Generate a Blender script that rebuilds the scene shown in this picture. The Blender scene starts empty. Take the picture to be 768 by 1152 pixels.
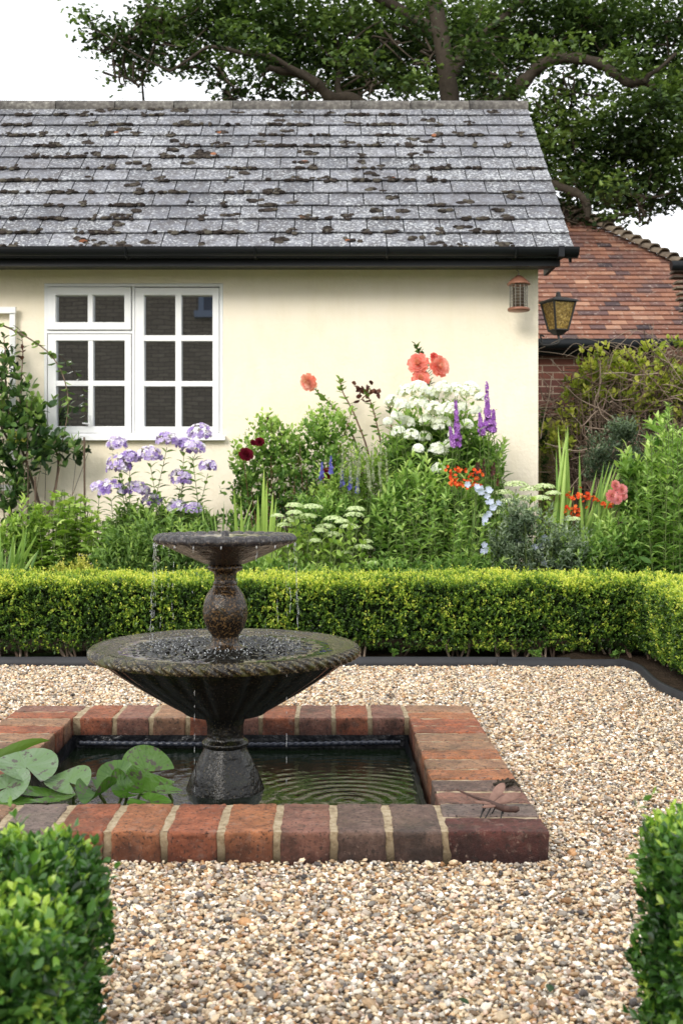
import bpy, math, random
import numpy as np
from mathutils import noise as mnoise, Vector
rng = np.random.default_rng(7)
random.seed(7)
R = math.radians
EYE = 0.8
FOC, CX, CY = 1280.0, 370.0, 548.0

def W(px, py, Y):
    """measure: the world point that the photograph shows at px,py when it stands Y metres away"""
    return np.array([(px-CX)/FOC*Y, Y, EYE-(py-CY)/FOC*Y])

# ------------------------------------------------------------------ scene, camera, light
sc = bpy.context.scene
col = bpy.data.collections.new('garden'); sc.collection.children.link(col)
cam = bpy.data.cameras.new('camera'); co = bpy.data.objects.new('camera', cam); col.objects.link(co)
co.location = (0, 0, EYE); co.rotation_euler = (R(90), 0, 0)
cam.sensor_fit = 'VERTICAL'; cam.sensor_height = 36; cam.sensor_width = 24; cam.lens = 40
cam.shift_x = 14/1152; cam.shift_y = -28/1152
cam.clip_start = .05; cam.clip_end = 1000
cam.dof.use_dof = True; cam.dof.focus_distance = 3.3; cam.dof.aperture_fstop = 9
sc.camera = co
sc.view_settings.view_transform = 'Standard'; sc.view_settings.look = 'None'
sc.view_settings.exposure = 0; sc.view_settings.gamma = 1
sc.cycles.max_bounces = 8; sc.cycles.transparent_max_bounces = 8
sc.cycles.use_denoising = True

SUN_EL, SUN_AZ = 28, 206   # azimuth of the sun seen from the garden: behind the viewer, to the left
w = bpy.data.worlds.new('World'); sc.world = w; w.use_nodes = True
nt = w.node_tree; nt.nodes.clear()
o = nt.nodes.new('ShaderNodeOutputWorld'); b = nt.nodes.new('ShaderNodeBackground')
sk = nt.nodes.new('ShaderNodeTexSky'); sk.sky_type = 'NISHITA'; sk.sun_disc = False
sk.sun_elevation = R(SUN_EL); sk.sun_rotation = R(SUN_AZ); sk.dust_density = 4; sk.air_density = 1.0
hs = nt.nodes.new('ShaderNodeHueSaturation'); hs.inputs['Saturation'].default_value = .25
mx = nt.nodes.new('ShaderNodeMix'); mx.data_type = 'RGBA'; mx.blend_type = 'MIX'
mx.inputs[0].default_value = .72
nt.links.new(sk.outputs[0], hs.inputs['Color'])
nt.links.new(hs.outputs[0], mx.inputs['A'])
mx.inputs['B'].default_value = (10.2, 10.4, 10.7, 1)      # the white cloud sheet
nt.links.new(mx.outputs['Result'], b.inputs['Color']); b.inputs['Strength'].default_value = .18
nt.links.new(b.outputs[0], o.inputs[0])
sl = bpy.data.lights.new('sun', 'SUN'); so = bpy.data.objects.new('sun', sl); col.objects.link(so)
sl.energy = 2.1; sl.angle = R(20); sl.color = (1, .95, .87)
az, el = R(SUN_AZ), R(SUN_EL)
sdir = Vector((math.sin(az)*math.cos(el), math.cos(az)*math.cos(el), math.sin(el)))
so.rotation_euler = sdir.to_track_quat('Z', 'Y').to_euler()
so.location = (-3, -4, 6)

# ------------------------------------------------------------------ object helpers
ORG = {}
def tag(o, label=None, cat=None, group=None, kind=None):
    if label: o['label'] = label
    if cat: o['category'] = cat
    if group: o['group'] = group
    if kind: o['kind'] = kind
    return o
def thing(name, label, cat, loc=(0, 0, 0), group=None):
    o = bpy.data.objects.new(name, None); col.objects.link(o)
    o.empty_display_size = .1
    o.location = tuple(float(c) for c in loc); ORG[o.name] = np.array(loc, float)
    return tag(o, label, cat, group)

class MB:
    """collects vertices and faces in world coordinates; build() links them as one mesh object"""
    def __init__(s): s.marks = []; s.v = []; s.n = 0; s.f = []; s.t = []; s.c = []; s.usecol = False
    def add(s, v, f, tone=.5, rgb=None):
        v = np.asarray(v, float).reshape(-1, 3); k = len(v)
        s.v.append(v)
        s.t.append(np.broadcast_to(np.asarray(tone, float), (k,)).copy())
        if rgb is not None: s.usecol = True
        s.c.append(np.broadcast_to(np.asarray(rgb if rgb is not None else (1, 1, 1), float), (k, 3)).copy())
        if isinstance(f, np.ndarray): s.f.append(f + s.n)
        else:
            by = {}
            for q in f: by.setdefault(len(q), []).append(q)
            for k2, q in by.items(): s.f.append(np.array(q, int) + s.n)
        s.n += k
        return s
    def build(s, name, mat, parent=None, smooth=True, kind=None):
        me = bpy.data.meshes.new(name)
        if s.n == 0: s.add([(0, 0, 0), (0, 0, .001), (0, .001, 0)], [(0, 1, 2)])
        org = ORG.get(parent.name, np.zeros(3)) if parent is not None else np.zeros(3)
        V = np.concatenate(s.v) - org
        loops = np.concatenate([a.reshape(-1) for a in s.f])
        tot = np.concatenate([np.full(len(a), a.shape[1]) for a in s.f])
        st = np.concatenate([[0], np.cumsum(tot)[:-1]])
        me.vertices.add(len(V)); me.vertices.foreach_set('co', V.astype(np.float32).reshape(-1))
        me.loops.add(len(loops)); me.loops.foreach_set('vertex_index', loops.astype(np.int32))
        me.polygons.add(len(tot)); me.polygons.foreach_set('loop_start', st.astype(np.int32))
        me.polygons.foreach_set('loop_total', tot.astype(np.int32))
        me.polygons.foreach_set('use_smooth', np.full(len(tot), smooth, bool))
        me.update(calc_edges=True)
        a = me.attributes.new('tone', 'FLOAT', 'POINT'); a.data.foreach_set('value', np.concatenate(s.t).astype(np.float32))
        if s.usecol:
            a = me.attributes.new('col', 'FLOAT_COLOR', 'POINT')
            c = np.concatenate(s.c); c = np.hstack([c, np.ones((len(c), 1))])
            a.data.foreach_set('color', c.astype(np.float32).reshape(-1))
        me.validate(clean_customdata=False)
        me.materials.append(mat)
        o = bpy.data.objects.new(name, me); col.objects.link(o)
        if parent is not None: o.parent = parent
        ORG[o.name] = org
        if kind: o['kind'] = kind
        return o

def build_each(mb, name, mat, parent, most=45, many=None):
    """one mesh per tube when there are few of them, else one mesh for the lot"""
    if len(mb.marks) > most: return mb.build(many or name, mat, parent)
    ends = mb.marks[1:]+[(len(mb.v), len(mb.f), mb.n)]
    for (v0, f0, n0), (v1, f1, n1) in zip(mb.marks, ends):
        q = MB(); q.v, q.t, q.c = mb.v[v0:v1], mb.t[v0:v1], mb.c[v0:v1]; q.f = [f-n0 for f in mb.f[f0:f1]]; q.n = n1-n0
        q.build(name, mat, parent)
BOXF = np.array([(0, 3, 2, 1), (4, 5, 6, 7), (0, 1, 5, 4), (1, 2, 6, 5), (2, 3, 7, 6), (3, 0, 4, 7)])
def box(mb, a, b, tone=.5):
    (x0, y0, z0), (x1, y1, z1) = a, b
    mb.add([(x0, y0, z0), (x1, y0, z0), (x1, y1, z0), (x0, y1, z0), (x0, y0, z1), (x1, y0, z1), (x1, y1, z1), (x0, y1, z1)], BOXF, tone)
def hexa(mb, P8, tone=.5): mb.add(P8, BOXF, tone)

def tube(mb, pts, rad, n=6, tone=.5, caps=True):
    P = np.asarray(pts, float); m = len(P); mb.marks.append((len(mb.v), len(mb.f), mb.n))
    rad = np.broadcast_to(np.asarray(rad, float), (m,))
    T = np.gradient(P, axis=0); T /= np.linalg.norm(T, axis=1, keepdims=True)+1e-9
    up = np.array([0, 0, 1.]) if abs(T[0, 2]) < .9 else np.array([1., 0, 0])
    X = np.cross(T[0], up); X /= np.linalg.norm(X)
    ring = []
    th = np.arange(n)*2*math.pi/n
    for i in range(m):
        X = X - T[i]*np.dot(X, T[i]); X /= np.linalg.norm(X)+1e-9
        Yv = np.cross(T[i], X)
        ring.append(P[i] + rad[i]*(np.cos(th)[:, None]*X + np.sin(th)[:, None]*Yv))
    V = np.concatenate(ring)
    i, j = np.meshgrid(np.arange(m-1), np.arange(n), indexing='ij')
    a = (i*n+j).ravel(); b = (i*n+(j+1) % n).ravel()
    F = np.stack([a, b, b+n, a+n], 1)
    tv = np.repeat(np.broadcast_to(np.asarray(tone, float), (m,)), n)
    mb.add(V, F, tv)
    if caps and n > 3:
        mb.add(ring[0], [tuple(range(n))[::-1]], tv[0]); mb.add(ring[-1], [tuple(range(n))], tv[-1])

def smoothpath(pts, k=8):
    """Catmull-Rom through the points"""
    P = [np.asarray(p, float) for p in pts]
    P = [2*P[0]-P[1]] + P + [2*P[-1]-P[-2]]
    out = []
    for i in range(1, len(P)-2):
        for t in np.linspace(0, 1, k, endpoint=False):
            p0, p1, p2, p3 = P[i-1:i+3]
            out.append(.5*((2*p1)+(-p0+p2)*t+(2*p0-5*p1+4*p2-p3)*t*t+(-p0+3*p1-3*p2+p3)*t**3))
    out.append(P[-2]); return np.array(out)

def lathe(mb, prof, c, n=96, fr=None, tone=.5):
    """prof: (r, z); fr(theta, k) -> (radius factor, z offset) modulation for profile row k"""
    th = np.arange(n)*2*math.pi/n
    m = len(prof); V = []
    for k, (r, z) in enumerate(prof):
        f, dz = (1, 0) if fr is None else fr(th, k, r, z)
        rr = r*f*np.ones(n)
        V.append(np.stack([c[0]+rr*np.cos(th), c[1]+rr*np.sin(th), c[2]+z+dz*np.ones(n)], 1))
    i, j = np.meshgrid(np.arange(m-1), np.arange(n), indexing='ij')
    a = (i*n+j).ravel(); b = (i*n+(j+1) % n).ravel()
    mb.add(np.concatenate(V), np.stack([a, b, b+n, a+n], 1), tone)

def ico(sub):
    import bmesh
    bm = bmesh.new(); bmesh.ops.create_icosphere(bm, subdivisions=sub, radius=1)
    V = np.array([v.co[:] for v in bm.verts]); F = np.array([[v.index for v in f.verts] for f in bm.faces]); bm.free()
    return V, F
ICO1, ICO2 = ico(1), ico(2)

def unit(a): return a/(np.linalg.norm(a, axis=-1, keepdims=True)+1e-9)
def rdir(n, zmin=-1):
    z = rng.uniform(zmin, 1, n); t = rng.uniform(0, 2*math.pi, n); r = np.sqrt(1-z*z)
    return np.stack([r*np.cos(t), r*np.sin(t), z], 1)
def inst(mb, T, P, X, Y, Z, tone):
    """copies of template T=(verts, faces) at P with the axes X, Y, Z (already scaled)"""
    tv, tf = np.asarray(T[0], float), np.asarray(T[1])
    n, k = len(P), len(tv)
    V = P[:, None] + tv[None, :, 0:1]*X[:, None] + tv[None, :, 1:2]*Y[:, None] + tv[None, :, 2:3]*Z[:, None]
    F = (tf[None] + (np.arange(n)*k)[:, None, None]).reshape(-1, tf.shape[1])
    mb.add(V.reshape(-1, 3), F, np.repeat(np.broadcast_to(tone, (n,)), k))
def leaves(mb, P, D, N, S, T, tone):
    D = unit(D); X = unit(np.cross(D, N)); N = np.cross(X, D)
    S = np.broadcast_to(np.asarray(S, float), (len(P),))[:, None]
    inst(mb, T, P, X*S, D*S, N*S, tone)

def fan(pts, c=(0, .45, 0)):
    V = [c]+list(pts); n = len(pts)
    return (V, [(0, 1+i, 1+(i+1) % n) for i in range(n)])
T_SMALL = ([(0, 0, 0), (-.27, .5, .08), (0, 1, 0), (.27, .5, .08)], [(0, 3, 2), (0, 2, 1)])
T_OVAL = fan([(0, 0, 0), (.2, .22, .05), (.29, .52, .07), (.18, .83, .03), (0, 1, -.04), (-.18, .83, .03), (-.29, .52, .07), (-.2, .22, .05)], (0, .5, 0))
T_BOX = fan([(0, 0, 0), (.22, .3, .07), (.25, .65, .07), (0, 1, -.02), (-.25, .65, .07), (-.22, .3, .07)], (0, .5, 0))
T_LANCE = ([(0, 0, 0), (-.15, .28, .05), (.15, .28, .05), (0, .3, .0), (-.135, .6, .03), (.135, .6, .03), (0, .6, -.03), (0, 1, -.18)],
           [(0, 3, 1), (0, 2, 3), (1, 3, 6), (1, 6, 4), (3, 2, 5), (3, 5, 6), (4, 6, 7), (6, 5, 7)])
T_LOBE = fan([(0, 0, 0), (.22, -.02, 0), (.5, .12, -.05), (.3, .3, .02), (.52, .62, -.08), (.2, .6, .03), (0, 1, -.12), (-.2, .6, .03), (-.52, .62, -.08), (-.3, .3, .02), (-.5, .12, -.05), (-.22, -.02, 0)], (0, .3, .05))
T_OAK = fan([(0, 0, 0), (.1, .2, 0), (.25, .35, .03), (.15, .45, 0), (.32, .65, .05), (.15, .8, 0), (0, 1, -.05), (-.15, .8, 0), (-.32, .65, .05), (-.15, .45, 0), (-.25, .35, .03), (-.1, .2, 0)], (0, .5, -.03))
T_PETAL = ([(0, 0, 0), (-.38, .55, .08), (-.25, .95, .02), (.25, .95, .02), (.38, .55, .08)], [(0, 4, 3, 2, 1)])
T_PET3 = ([(0, 0, 0), (-.38, .55, .12), (-.25, .95, .1), (.25, .95, .1), (.38, .55, .12), (0, .6, -.02)], [(0, 5, 1), (0, 4, 5), (1, 5, 2), (2, 5, 3), (3, 5, 4)])

def shoots(mb, P, D, L, k, S, T, tone, tipgain=.35, spread=.9):
    """leafy shoots: at each P a twig of length L along D with k pairs of leaves, the youngest at the tip"""
    n = len(P); D = unit(D)
    side = unit(np.cross(D, rdir(n)))
    for j in range(k):
        t = (j+.5)/k
        side2 = side if j % 2 == 0 else np.cross(D, side)
        for sg in (1, -1):
            sp = spread*(1.15-t*.75)
            d = D*1.0 + side2*sg*sp + rng.normal(0, .18, (n, 3))
            leaves(mb, P - D*(L*(1-t)), d, D*.8+np.array([0, 0, .5])-side2*sg*.3, S*(1.1-.45*t)*rng.uniform(.8, 1.2, n), T,
                   np.clip(tone + tipgain*(t-.5) + rng.normal(0, .07, n), 0, 1))

def vn(P, s, o=0.):
    """value noise, vectorised through mathutils"""
    return np.array([mnoise.noise(Vector((p[0]*s+o, p[1]*s+o*1.7, p[2]*s-o))) for p in P])

# ------------------------------------------------------------------ materials
def newmat(name):
    m = bpy.data.materials.new(name); m.use_nodes = True
    t = m.node_tree; t.nodes.clear()
    o = t.nodes.new('ShaderNodeOutputMaterial'); p = t.nodes.new('ShaderNodeBsdfPrincipled')
    t.links.new(p.outputs[0], o.inputs[0])
    return m, t, p, o
def ramp(t, src, stops, interp='LINEAR'):
    r = t.nodes.new('ShaderNodeValToRGB'); r.color_ramp.interpolation = interp
    e = r.color_ramp.elements
    while len(e) > 1: e.remove(e[-1])
    for i, (p, c) in enumerate(stops):
        q = e[0] if i == 0 else e.new(p)
        q.position = p; q.color = (*c, 1) if len(c) == 3 else c
    t.links.new(src, r.inputs[0]); return r.outputs[0]
def G(v): return (v, v, v)
def attr(t, n='tone'):
    a = t.nodes.new('ShaderNodeAttribute'); a.attribute_name = n; return a
def tex(t, scale=5, detail=4, rough=.6, kind='noise', coord='Object', stretch=None, dist=0):
    c = t.nodes.new('ShaderNodeTexCoord'); out = c.outputs[coord]
    if stretch:
        mp = t.nodes.new('ShaderNodeMapping'); mp.inputs['Scale'].default_value = stretch
        t.links.new(out, mp.inputs[0]); out = mp.outputs[0]
    if kind == 'noise':
        n = t.nodes.new('ShaderNodeTexNoise'); n.inputs['Scale'].default_value = scale
        n.inputs['Detail'].default_value = detail; n.inputs['Roughness'].default_value = rough
        n.inputs['Distortion'].default_value = dist
    else:
        n = t.nodes.new('ShaderNodeTexVoronoi'); n.inputs['Scale'].default_value = scale
    t.links.new(out, n.inputs['Vector']); return n.outputs[0]
def math_(t, op, a, b=None):
    m = t.nodes.new('ShaderNodeMath'); m.operation = op
    for i, q in enumerate((a, b)):
        if q is None: continue
        if isinstance(q, (int, float)): m.inputs[i].default_value = q
        else: t.links.new(q, m.inputs[i])
    return m.outputs[0]
def mix(t, f, a, b, mode='MIX'):
    m = t.nodes.new('ShaderNodeMix'); m.data_type = 'RGBA'; m.blend_type = mode
    for i, q in ((0, f), ('A', a), ('B', b)):
        if isinstance(q, (int, float)): m.inputs[i].default_value = q
        elif isinstance(q, tuple): m.inputs[i].default_value = (*q, 1)
        else: t.links.new(q, m.inputs[i])
    return m.outputs['Result']
def bump(t, p, h, strength=.5, dist=.01):
    b = t.nodes.new('ShaderNodeBump'); b.inputs['Strength'].default_value = strength; b.inputs['Distance'].default_value = dist
    t.links.new(h, b.inputs['Height']); t.links.new(b.outputs[0], p.inputs['Normal'])

def leafmat(name, stops, transl=.3, rough=.45, spec=.4, nscale=6):
    m, t, p, o = newmat(name)
    n = tex(t, nscale, 2)
    f = math_(t, 'ADD', attr(t).outputs['Fac'], math_(t, 'MULTIPLY', math_(t, 'SUBTRACT', n, .5), .25))
    c = ramp(t, f, stops)
    t.links.new(c, p.inputs['Base Color']); p.inputs['Roughness'].default_value = rough
    p.inputs['Specular IOR Level'].default_value = spec
    tr = t.nodes.new('ShaderNodeBsdfTranslucent')
    t.links.new(mix(t, 1.0, c, (1.15, 1.25, .6), 'MULTIPLY'), tr.inputs[0])
    ms = t.nodes.new('ShaderNodeMixShader'); ms.inputs[0].default_value = transl
    t.links.new(p.outputs[0], ms.inputs[1]); t.links.new(tr.outputs[0], ms.inputs[2]); t.links.new(ms.outputs[0], o.inputs[0])
    return m
def tonemat(name, stops, rough=.6, spec=.4, nscale=30, namp=.4, bumps=0, bscale=80, bd=.004, metal=0):
    m, t, p, o = newmat(name)
    n = tex(t, nscale, 5)
    f = math_(t, 'ADD', attr(t).outputs['Fac'], math_(t, 'MULTIPLY', math_(t, 'SUBTRACT', n, .5), namp))
    t.links.new(ramp(t, f, stops), p.inputs['Base Color']); p.inputs['Roughness'].default_value = rough
    p.inputs['Specular IOR Level'].default_value = spec; p.inputs['Metallic'].default_value = metal
    if bumps: bump(t, p, tex(t, bscale, 6), bumps, bd)
    return m
# ================================================================== materials for the setting
M = {}
M['boxleaf'] = leafmat('boxleaf', [(0, (0.0104, 0.026, 0.0052)), (.3, (0.039, 0.091, 0.0156)), (.55, (0.143, 0.273, 0.039)), (.78, (0.442, 0.572, 0.065)), (1, (0.8, 0.8, 0.156))], .28, .35, .5, 5)
M['boxleaf_near'] = leafmat('boxleaf_near', [(0, (0.0081, 0.027, 0.0054)), (.35, (0.03375, 0.1013, 0.0189)), (.62, (0.0945, 0.2295, 0.0405)), (.82, (0.27, 0.459, 0.0675)), (1, (0.567, 0.729, 0.1215))], .22, .3, .6, 9)
M['bark'] = tonemat('bark', [(0, (.02, .015, .01)), (.5, (.07, .055, .04)), (1, (.16, .13, .1))], .85, .2, 20, .6, .6, 60, .01)
M['twig'] = tonemat('twig', [(0, (.05, .035, .025)), (.5, (.16, .11, .08)), (1, (.38, .3, .23))], .8, .2, 10, .4)
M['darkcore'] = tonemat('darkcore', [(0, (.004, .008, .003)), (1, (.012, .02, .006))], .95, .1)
M['soil'] = tonemat('soil', [(0, (.015, .01, .007)), (1, (.08, .055, .035))], .95, .1, 8, 1.2, .8, 40, .03)
M['grass'] = tonemat('grass_ground', [(0, (.03, .05, .015)), (1, (.08, .11, .03))], .95, .1, 3, 1.0, .5, 30, .03)
M['black'] = tonemat('black_plastic', [(0, (.004, .005, .006)), (1, (.012, .014, .017))], .42, .22, 5, .5)
M['edging'] = tonemat('edging_rubber', [(0, (.012, .012, .014)), (1, (.045, .045, .05))], .6, .4, 12, .8, .3, 40, .004)

# gravel bed under the loose stones
m, t, p, o_ = newmat('gravel_bed'); v = t.nodes.new('ShaderNodeTexVoronoi'); v.inputs['Scale'].default_value = 110
tc = t.nodes.new('ShaderNodeTexCoord'); t.links.new(tc.outputs['Object'], v.inputs['Vector'])
sx = t.nodes.new('ShaderNodeSeparateColor'); t.links.new(v.outputs['Color'], sx.inputs[0])
t.links.new(ramp(t, sx.outputs[0], [(0, (.12, .1, .08)), (.3, (.35, .26, .17)), (.7, (.5, .4, .28)), (1, (.65, .6, .52))]), p.inputs['Base Color'])
p.inputs['Roughness'].default_value = .8; bump(t, p, v.outputs['Distance'], 1, .01); M['gravel_bed'] = m
m, t, p, o_ = newmat('stone_col'); n = tex(t, 300, 3)
t.links.new(mix(t, 1.0, attr(t, 'col').outputs['Color'], ramp(t, n, [(.25, G(.72)), (.7, G(1.08))]), 'MULTIPLY'), p.inputs['Base Color'])
p.inputs['Roughness'].default_value = .55; p.inputs['Specular IOR Level'].default_value = .35; M['pebble'] = m

# render (painted rough plaster), with a grubby band low down and under the eaves
m, t, p, o_ = newmat('cream_render')
n1 = tex(t, 1.3, 5); n2 = tex(t, 9, 4, stretch=(1, 1, .25))
c = mix(t, ramp(t, n1, [(.35, G(0)), (.75, G(1))]), (.88, .79, .61), (.91, .83, .70))
c = mix(t, ramp(t, n2, [(.45, G(0)), (.8, G(.35))]), c, (.80, .71, .50))
sp = t.nodes.new('ShaderNodeSeparateXYZ'); tc = t.nodes.new('ShaderNodeTexCoord'); t.links.new(tc.outputs['Object'], sp.inputs[0])
low = math_(t, 'MULTIPLY', ramp(t, sp.outputs[2], [(.0, G(1)), (.75, G(0))]), tex(t, 6, 5))
c = mix(t, low, c, (.42, .35, .22))
c = mix(t, ramp(t, tex(t, 3.2, 7, .75, stretch=(1, 1, .35)), [(.5, G(0)), (.75, G(.42))]), c, (.76, .67, .5))
t.links.new(c, p.inputs['Base Color']); p.inputs['Roughness'].default_value = .85
bump(t, p, math_(t, 'ADD', tex(t, 45, 6), math_(t, 'MULTIPLY', tex(t, 4, 4), 3)), .35, .012); M['cream'] = m
M['white'] = tonemat('white_gloss', [(0, (.80, .80, .79)), (1, (.9, .91, .92))], .35, .5, 7, .6, .08, 60, .003)
# window glass: dark room behind, mirror-like in front
m, t, p, o_ = newmat('window_glass')
p.inputs['Base Color'].default_value = (.018, .018, .017, 1); p.inputs['Roughness'].default_value = .9; p.inputs['Specular IOR Level'].default_value = 0
gl = t.nodes.new('ShaderNodeBsdfGlossy'); gl.inputs['Roughness'].default_value = .015; gl.inputs[0].default_value = (.9, .93, .95, 1)
bm_ = t.nodes.new('ShaderNodeBump'); bm_.inputs['Strength'].default_value = .012; bm_.inputs['Distance'].default_value = .02
t.links.new(tex(t, 5, 1), bm_.inputs['Height']); t.links.new(bm_.outputs[0], gl.inputs['Normal'])
ms = t.nodes.new('ShaderNodeMixShader'); ms.inputs[0].default_value = .38
t.links.new(p.outputs[0], ms.inputs[1]); t.links.new(gl.outputs[0], ms.inputs[2]); t.links.new(ms.outputs[0], o_.inputs[0]); M['glass'] = m

# slates: blue-grey with pale lichen flecks and grime
m, t, p, o_ = newmat('roof_slate')
base = ramp(t, attr(t).outputs['Fac'], [(0, (.08, .085, .10)), (.5, (.15, .155, .18)), (1, (.25, .255, .285))])
big = tex(t, 1.6, 3)
lich = tex(t, 55, 5, .7); f = math_(t, 'ADD', lich, math_(t, 'MULTIPLY', math_(t, 'SUBTRACT', big, .5), .28))
c = mix(t, ramp(t, tex(t, 14, 6, .75), [(.38, G(1)), (.6, G(0))]), base, (.085, .08, .085))
c = mix(t, ramp(t, f, [(.52, G(0)), (.62, G(.85))]), c, (.55, .57, .58))
c = mix(t, ramp(t, tex(t, 17, 4, .7, dist=.5), [(.66, G(0)), (.72, G(.8))]), c, (.045, .035, .035))
t.links.new(c, p.inputs['Base Color']); p.inputs['Roughness'].default_value = .55; bump(t, p, lich, .5, .004); M['slate'] = m
M['moss'] = tonemat('dry_moss', [(0, (.016, .013, .011)), (.6, (.05, .04, .034)), (1, (.10, .09, .07))], .95, .1, 60, .8, .8, 150, .01)
M['orange_lichen'] = tonemat('orange_lichen', [(0, (.16, .06, .03)), (1, (.3, .13, .07))], .95, .1, 60, .8)
# clay tiles
m, t, p, o_ = newmat('clay_tile')
c = ramp(t, attr(t).outputs['Fac'], [(0, (.05, .035, .04)), (.18, (.13, .075, .07)), (.4, (.21, .095, .065)), (.7, (.31, .145, .09)), (1, (.5, .29, .19))])
c = mix(t, ramp(t, tex(t, 3, 4), [(.5, G(0)), (.75, G(.6))]), c, (.16, .11, .10))
c = mix(t, ramp(t, tex(t, 25, 5), [(.58, G(0)), (.68, G(.7))]), c, (.5, .42, .36))
t.links.new(c, p.inputs['Base Color']); p.inputs['Roughness'].default_value = .85; bump(t, p, tex(t, 60, 4), .4, .005); M['tile'] = m
M['hip'] = tonemat('weathered_hip_tile', [(0, (.09, .07, .055)), (.6, (.24, .19, .14)), (1, (.42, .34, .25))], .9, .2, 20, .8, .5, 60, .006)

def brickwall(name, c1, c2, mort, sc_=1.0):
    m, t, p, o = newmat(name); tc = t.nodes.new('ShaderNodeTexCoord')
    sp = t.nodes.new('ShaderNodeSeparateXYZ'); t.links.new(tc.outputs['Object'], sp.inputs[0])
    cb = t.nodes.new('ShaderNodeCombineXYZ'); t.links.new(math_(t, 'ADD', sp.outputs[0], sp.outputs[1]), cb.inputs[0]); t.links.new(sp.outputs[2], cb.inputs[1])
    b = t.nodes.new('ShaderNodeTexBrick'); b.inputs['Scale'].default_value = 1
    b.inputs['Brick Width'].default_value = .225*sc_; b.inputs['Row Height'].default_value = .075*sc_; b.inputs['Mortar Size'].default_value = .006*sc_
    b.inputs['Color1'].default_value = (*c1, 1); b.inputs['Color2'].default_value = (*c2, 1); b.inputs['Mortar'].default_value = (*mort, 1)
    b.inputs['Bias'].default_value = -.1; t.links.new(cb.outputs[0], b.inputs['Vector'])
    c = mix(t, ramp(t, tex(t, 12, 5), [(.4, G(0)), (.7, G(.5))]), b.outputs['Color'], tuple(.5*x for x in c1))
    t.links.new(c, p.inputs['Base Color']); p.inputs['Roughness'].default_value = .9
    bump(t, p, math_(t, 'SUBTRACT', 1.0, b.outputs['Fac']), .6, .01); return m
M['brick_far'] = brickwall('red_brickwork', (.17, .06, .04), (.09, .035, .03), (.35, .27, .2))
M['brick_behind'] = brickwall('brown_brickwork', (.22, .185, .15), (.15, .125, .10), (.05, .045, .04))
M['block'] = brickwall('painted_blockwork', (.5, .42, .2), (.46, .38, .18), (.3, .25, .13), 2.2)

# ================================================================== ground
PX0, PX1, PY0, PY1 = -1.03, .47, 2.43, 3.84        # outside of the brick coping
IX0, IX1, IY0, IY1 = -.818, .255, 2.645, 3.63       # inside of it
def ringsheet(name, outer, hole, z, mat, n=1):
    (a0, b0, a1, b1), (c0, d0, c1, d1) = outer, hole
    mb = MB()
    for (x0, y0, x1, y1) in ((a0, b0, a1, d0), (a0, d1, a1, b1), (a0, d0, c0, d1), (c1, d0, a1, d1)):
        mb.add([(x0, y0, z), (x1, y0, z), (x1, y1, z), (x0, y1, z)], [(0, 1, 2, 3)])
    return tag(mb.build(name, mat, None, False), kind='structure')
hole = (IX0-.05, IY0-.05, IX1+.05, IY1+.05)
ringsheet('ground', (-300, -300, 300, 300), hole, -.024, M['grass'])
ringsheet('gravel_path', (-3.5, -3.0, 1.36, 5.13), hole, -.012, M['gravel_bed'])
mb = MB()     # the planting bed, gently uneven
xs = np.linspace(-4.5, 5.0, 60); ys = np.linspace(5.14, 9.2, 30)
X, Y = np.meshgrid(xs, ys, indexing='ij'); Z = .0 + .02*np.sin(X*3.1)*np.cos(Y*4) + .012*rng.normal(size=X.shape)
V = np.stack([X, Y, Z], -1).reshape(-1, 3)
i, j = np.meshgrid(np.arange(59), np.arange(29), indexing='ij'); a = (i*30+j).ravel()
mb.add(V, np.stack([a, a+30, a+31, a+1], 1)); tag(mb.build('soil', M['soil']), kind='structure')
mb = MB()
xs = np.linspace(1.345, 5.0, 24); ys = np.linspace(2.0, 5.139, 20)
X, Y = np.meshgrid(xs, ys, indexing='ij'); Z = .006 + .004*rng.normal(size=X.shape); V = np.stack([X, Y, Z], -1).reshape(-1, 3)
i, j = np.meshgrid(np.arange(23), np.arange(19), indexing='ij'); a = (i*20+j).ravel()
mb.add(V, np.stack([a, a+20, a+21, a+1], 1)); tag(mb.build('soil', M['soil']), kind='structure')

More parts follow.
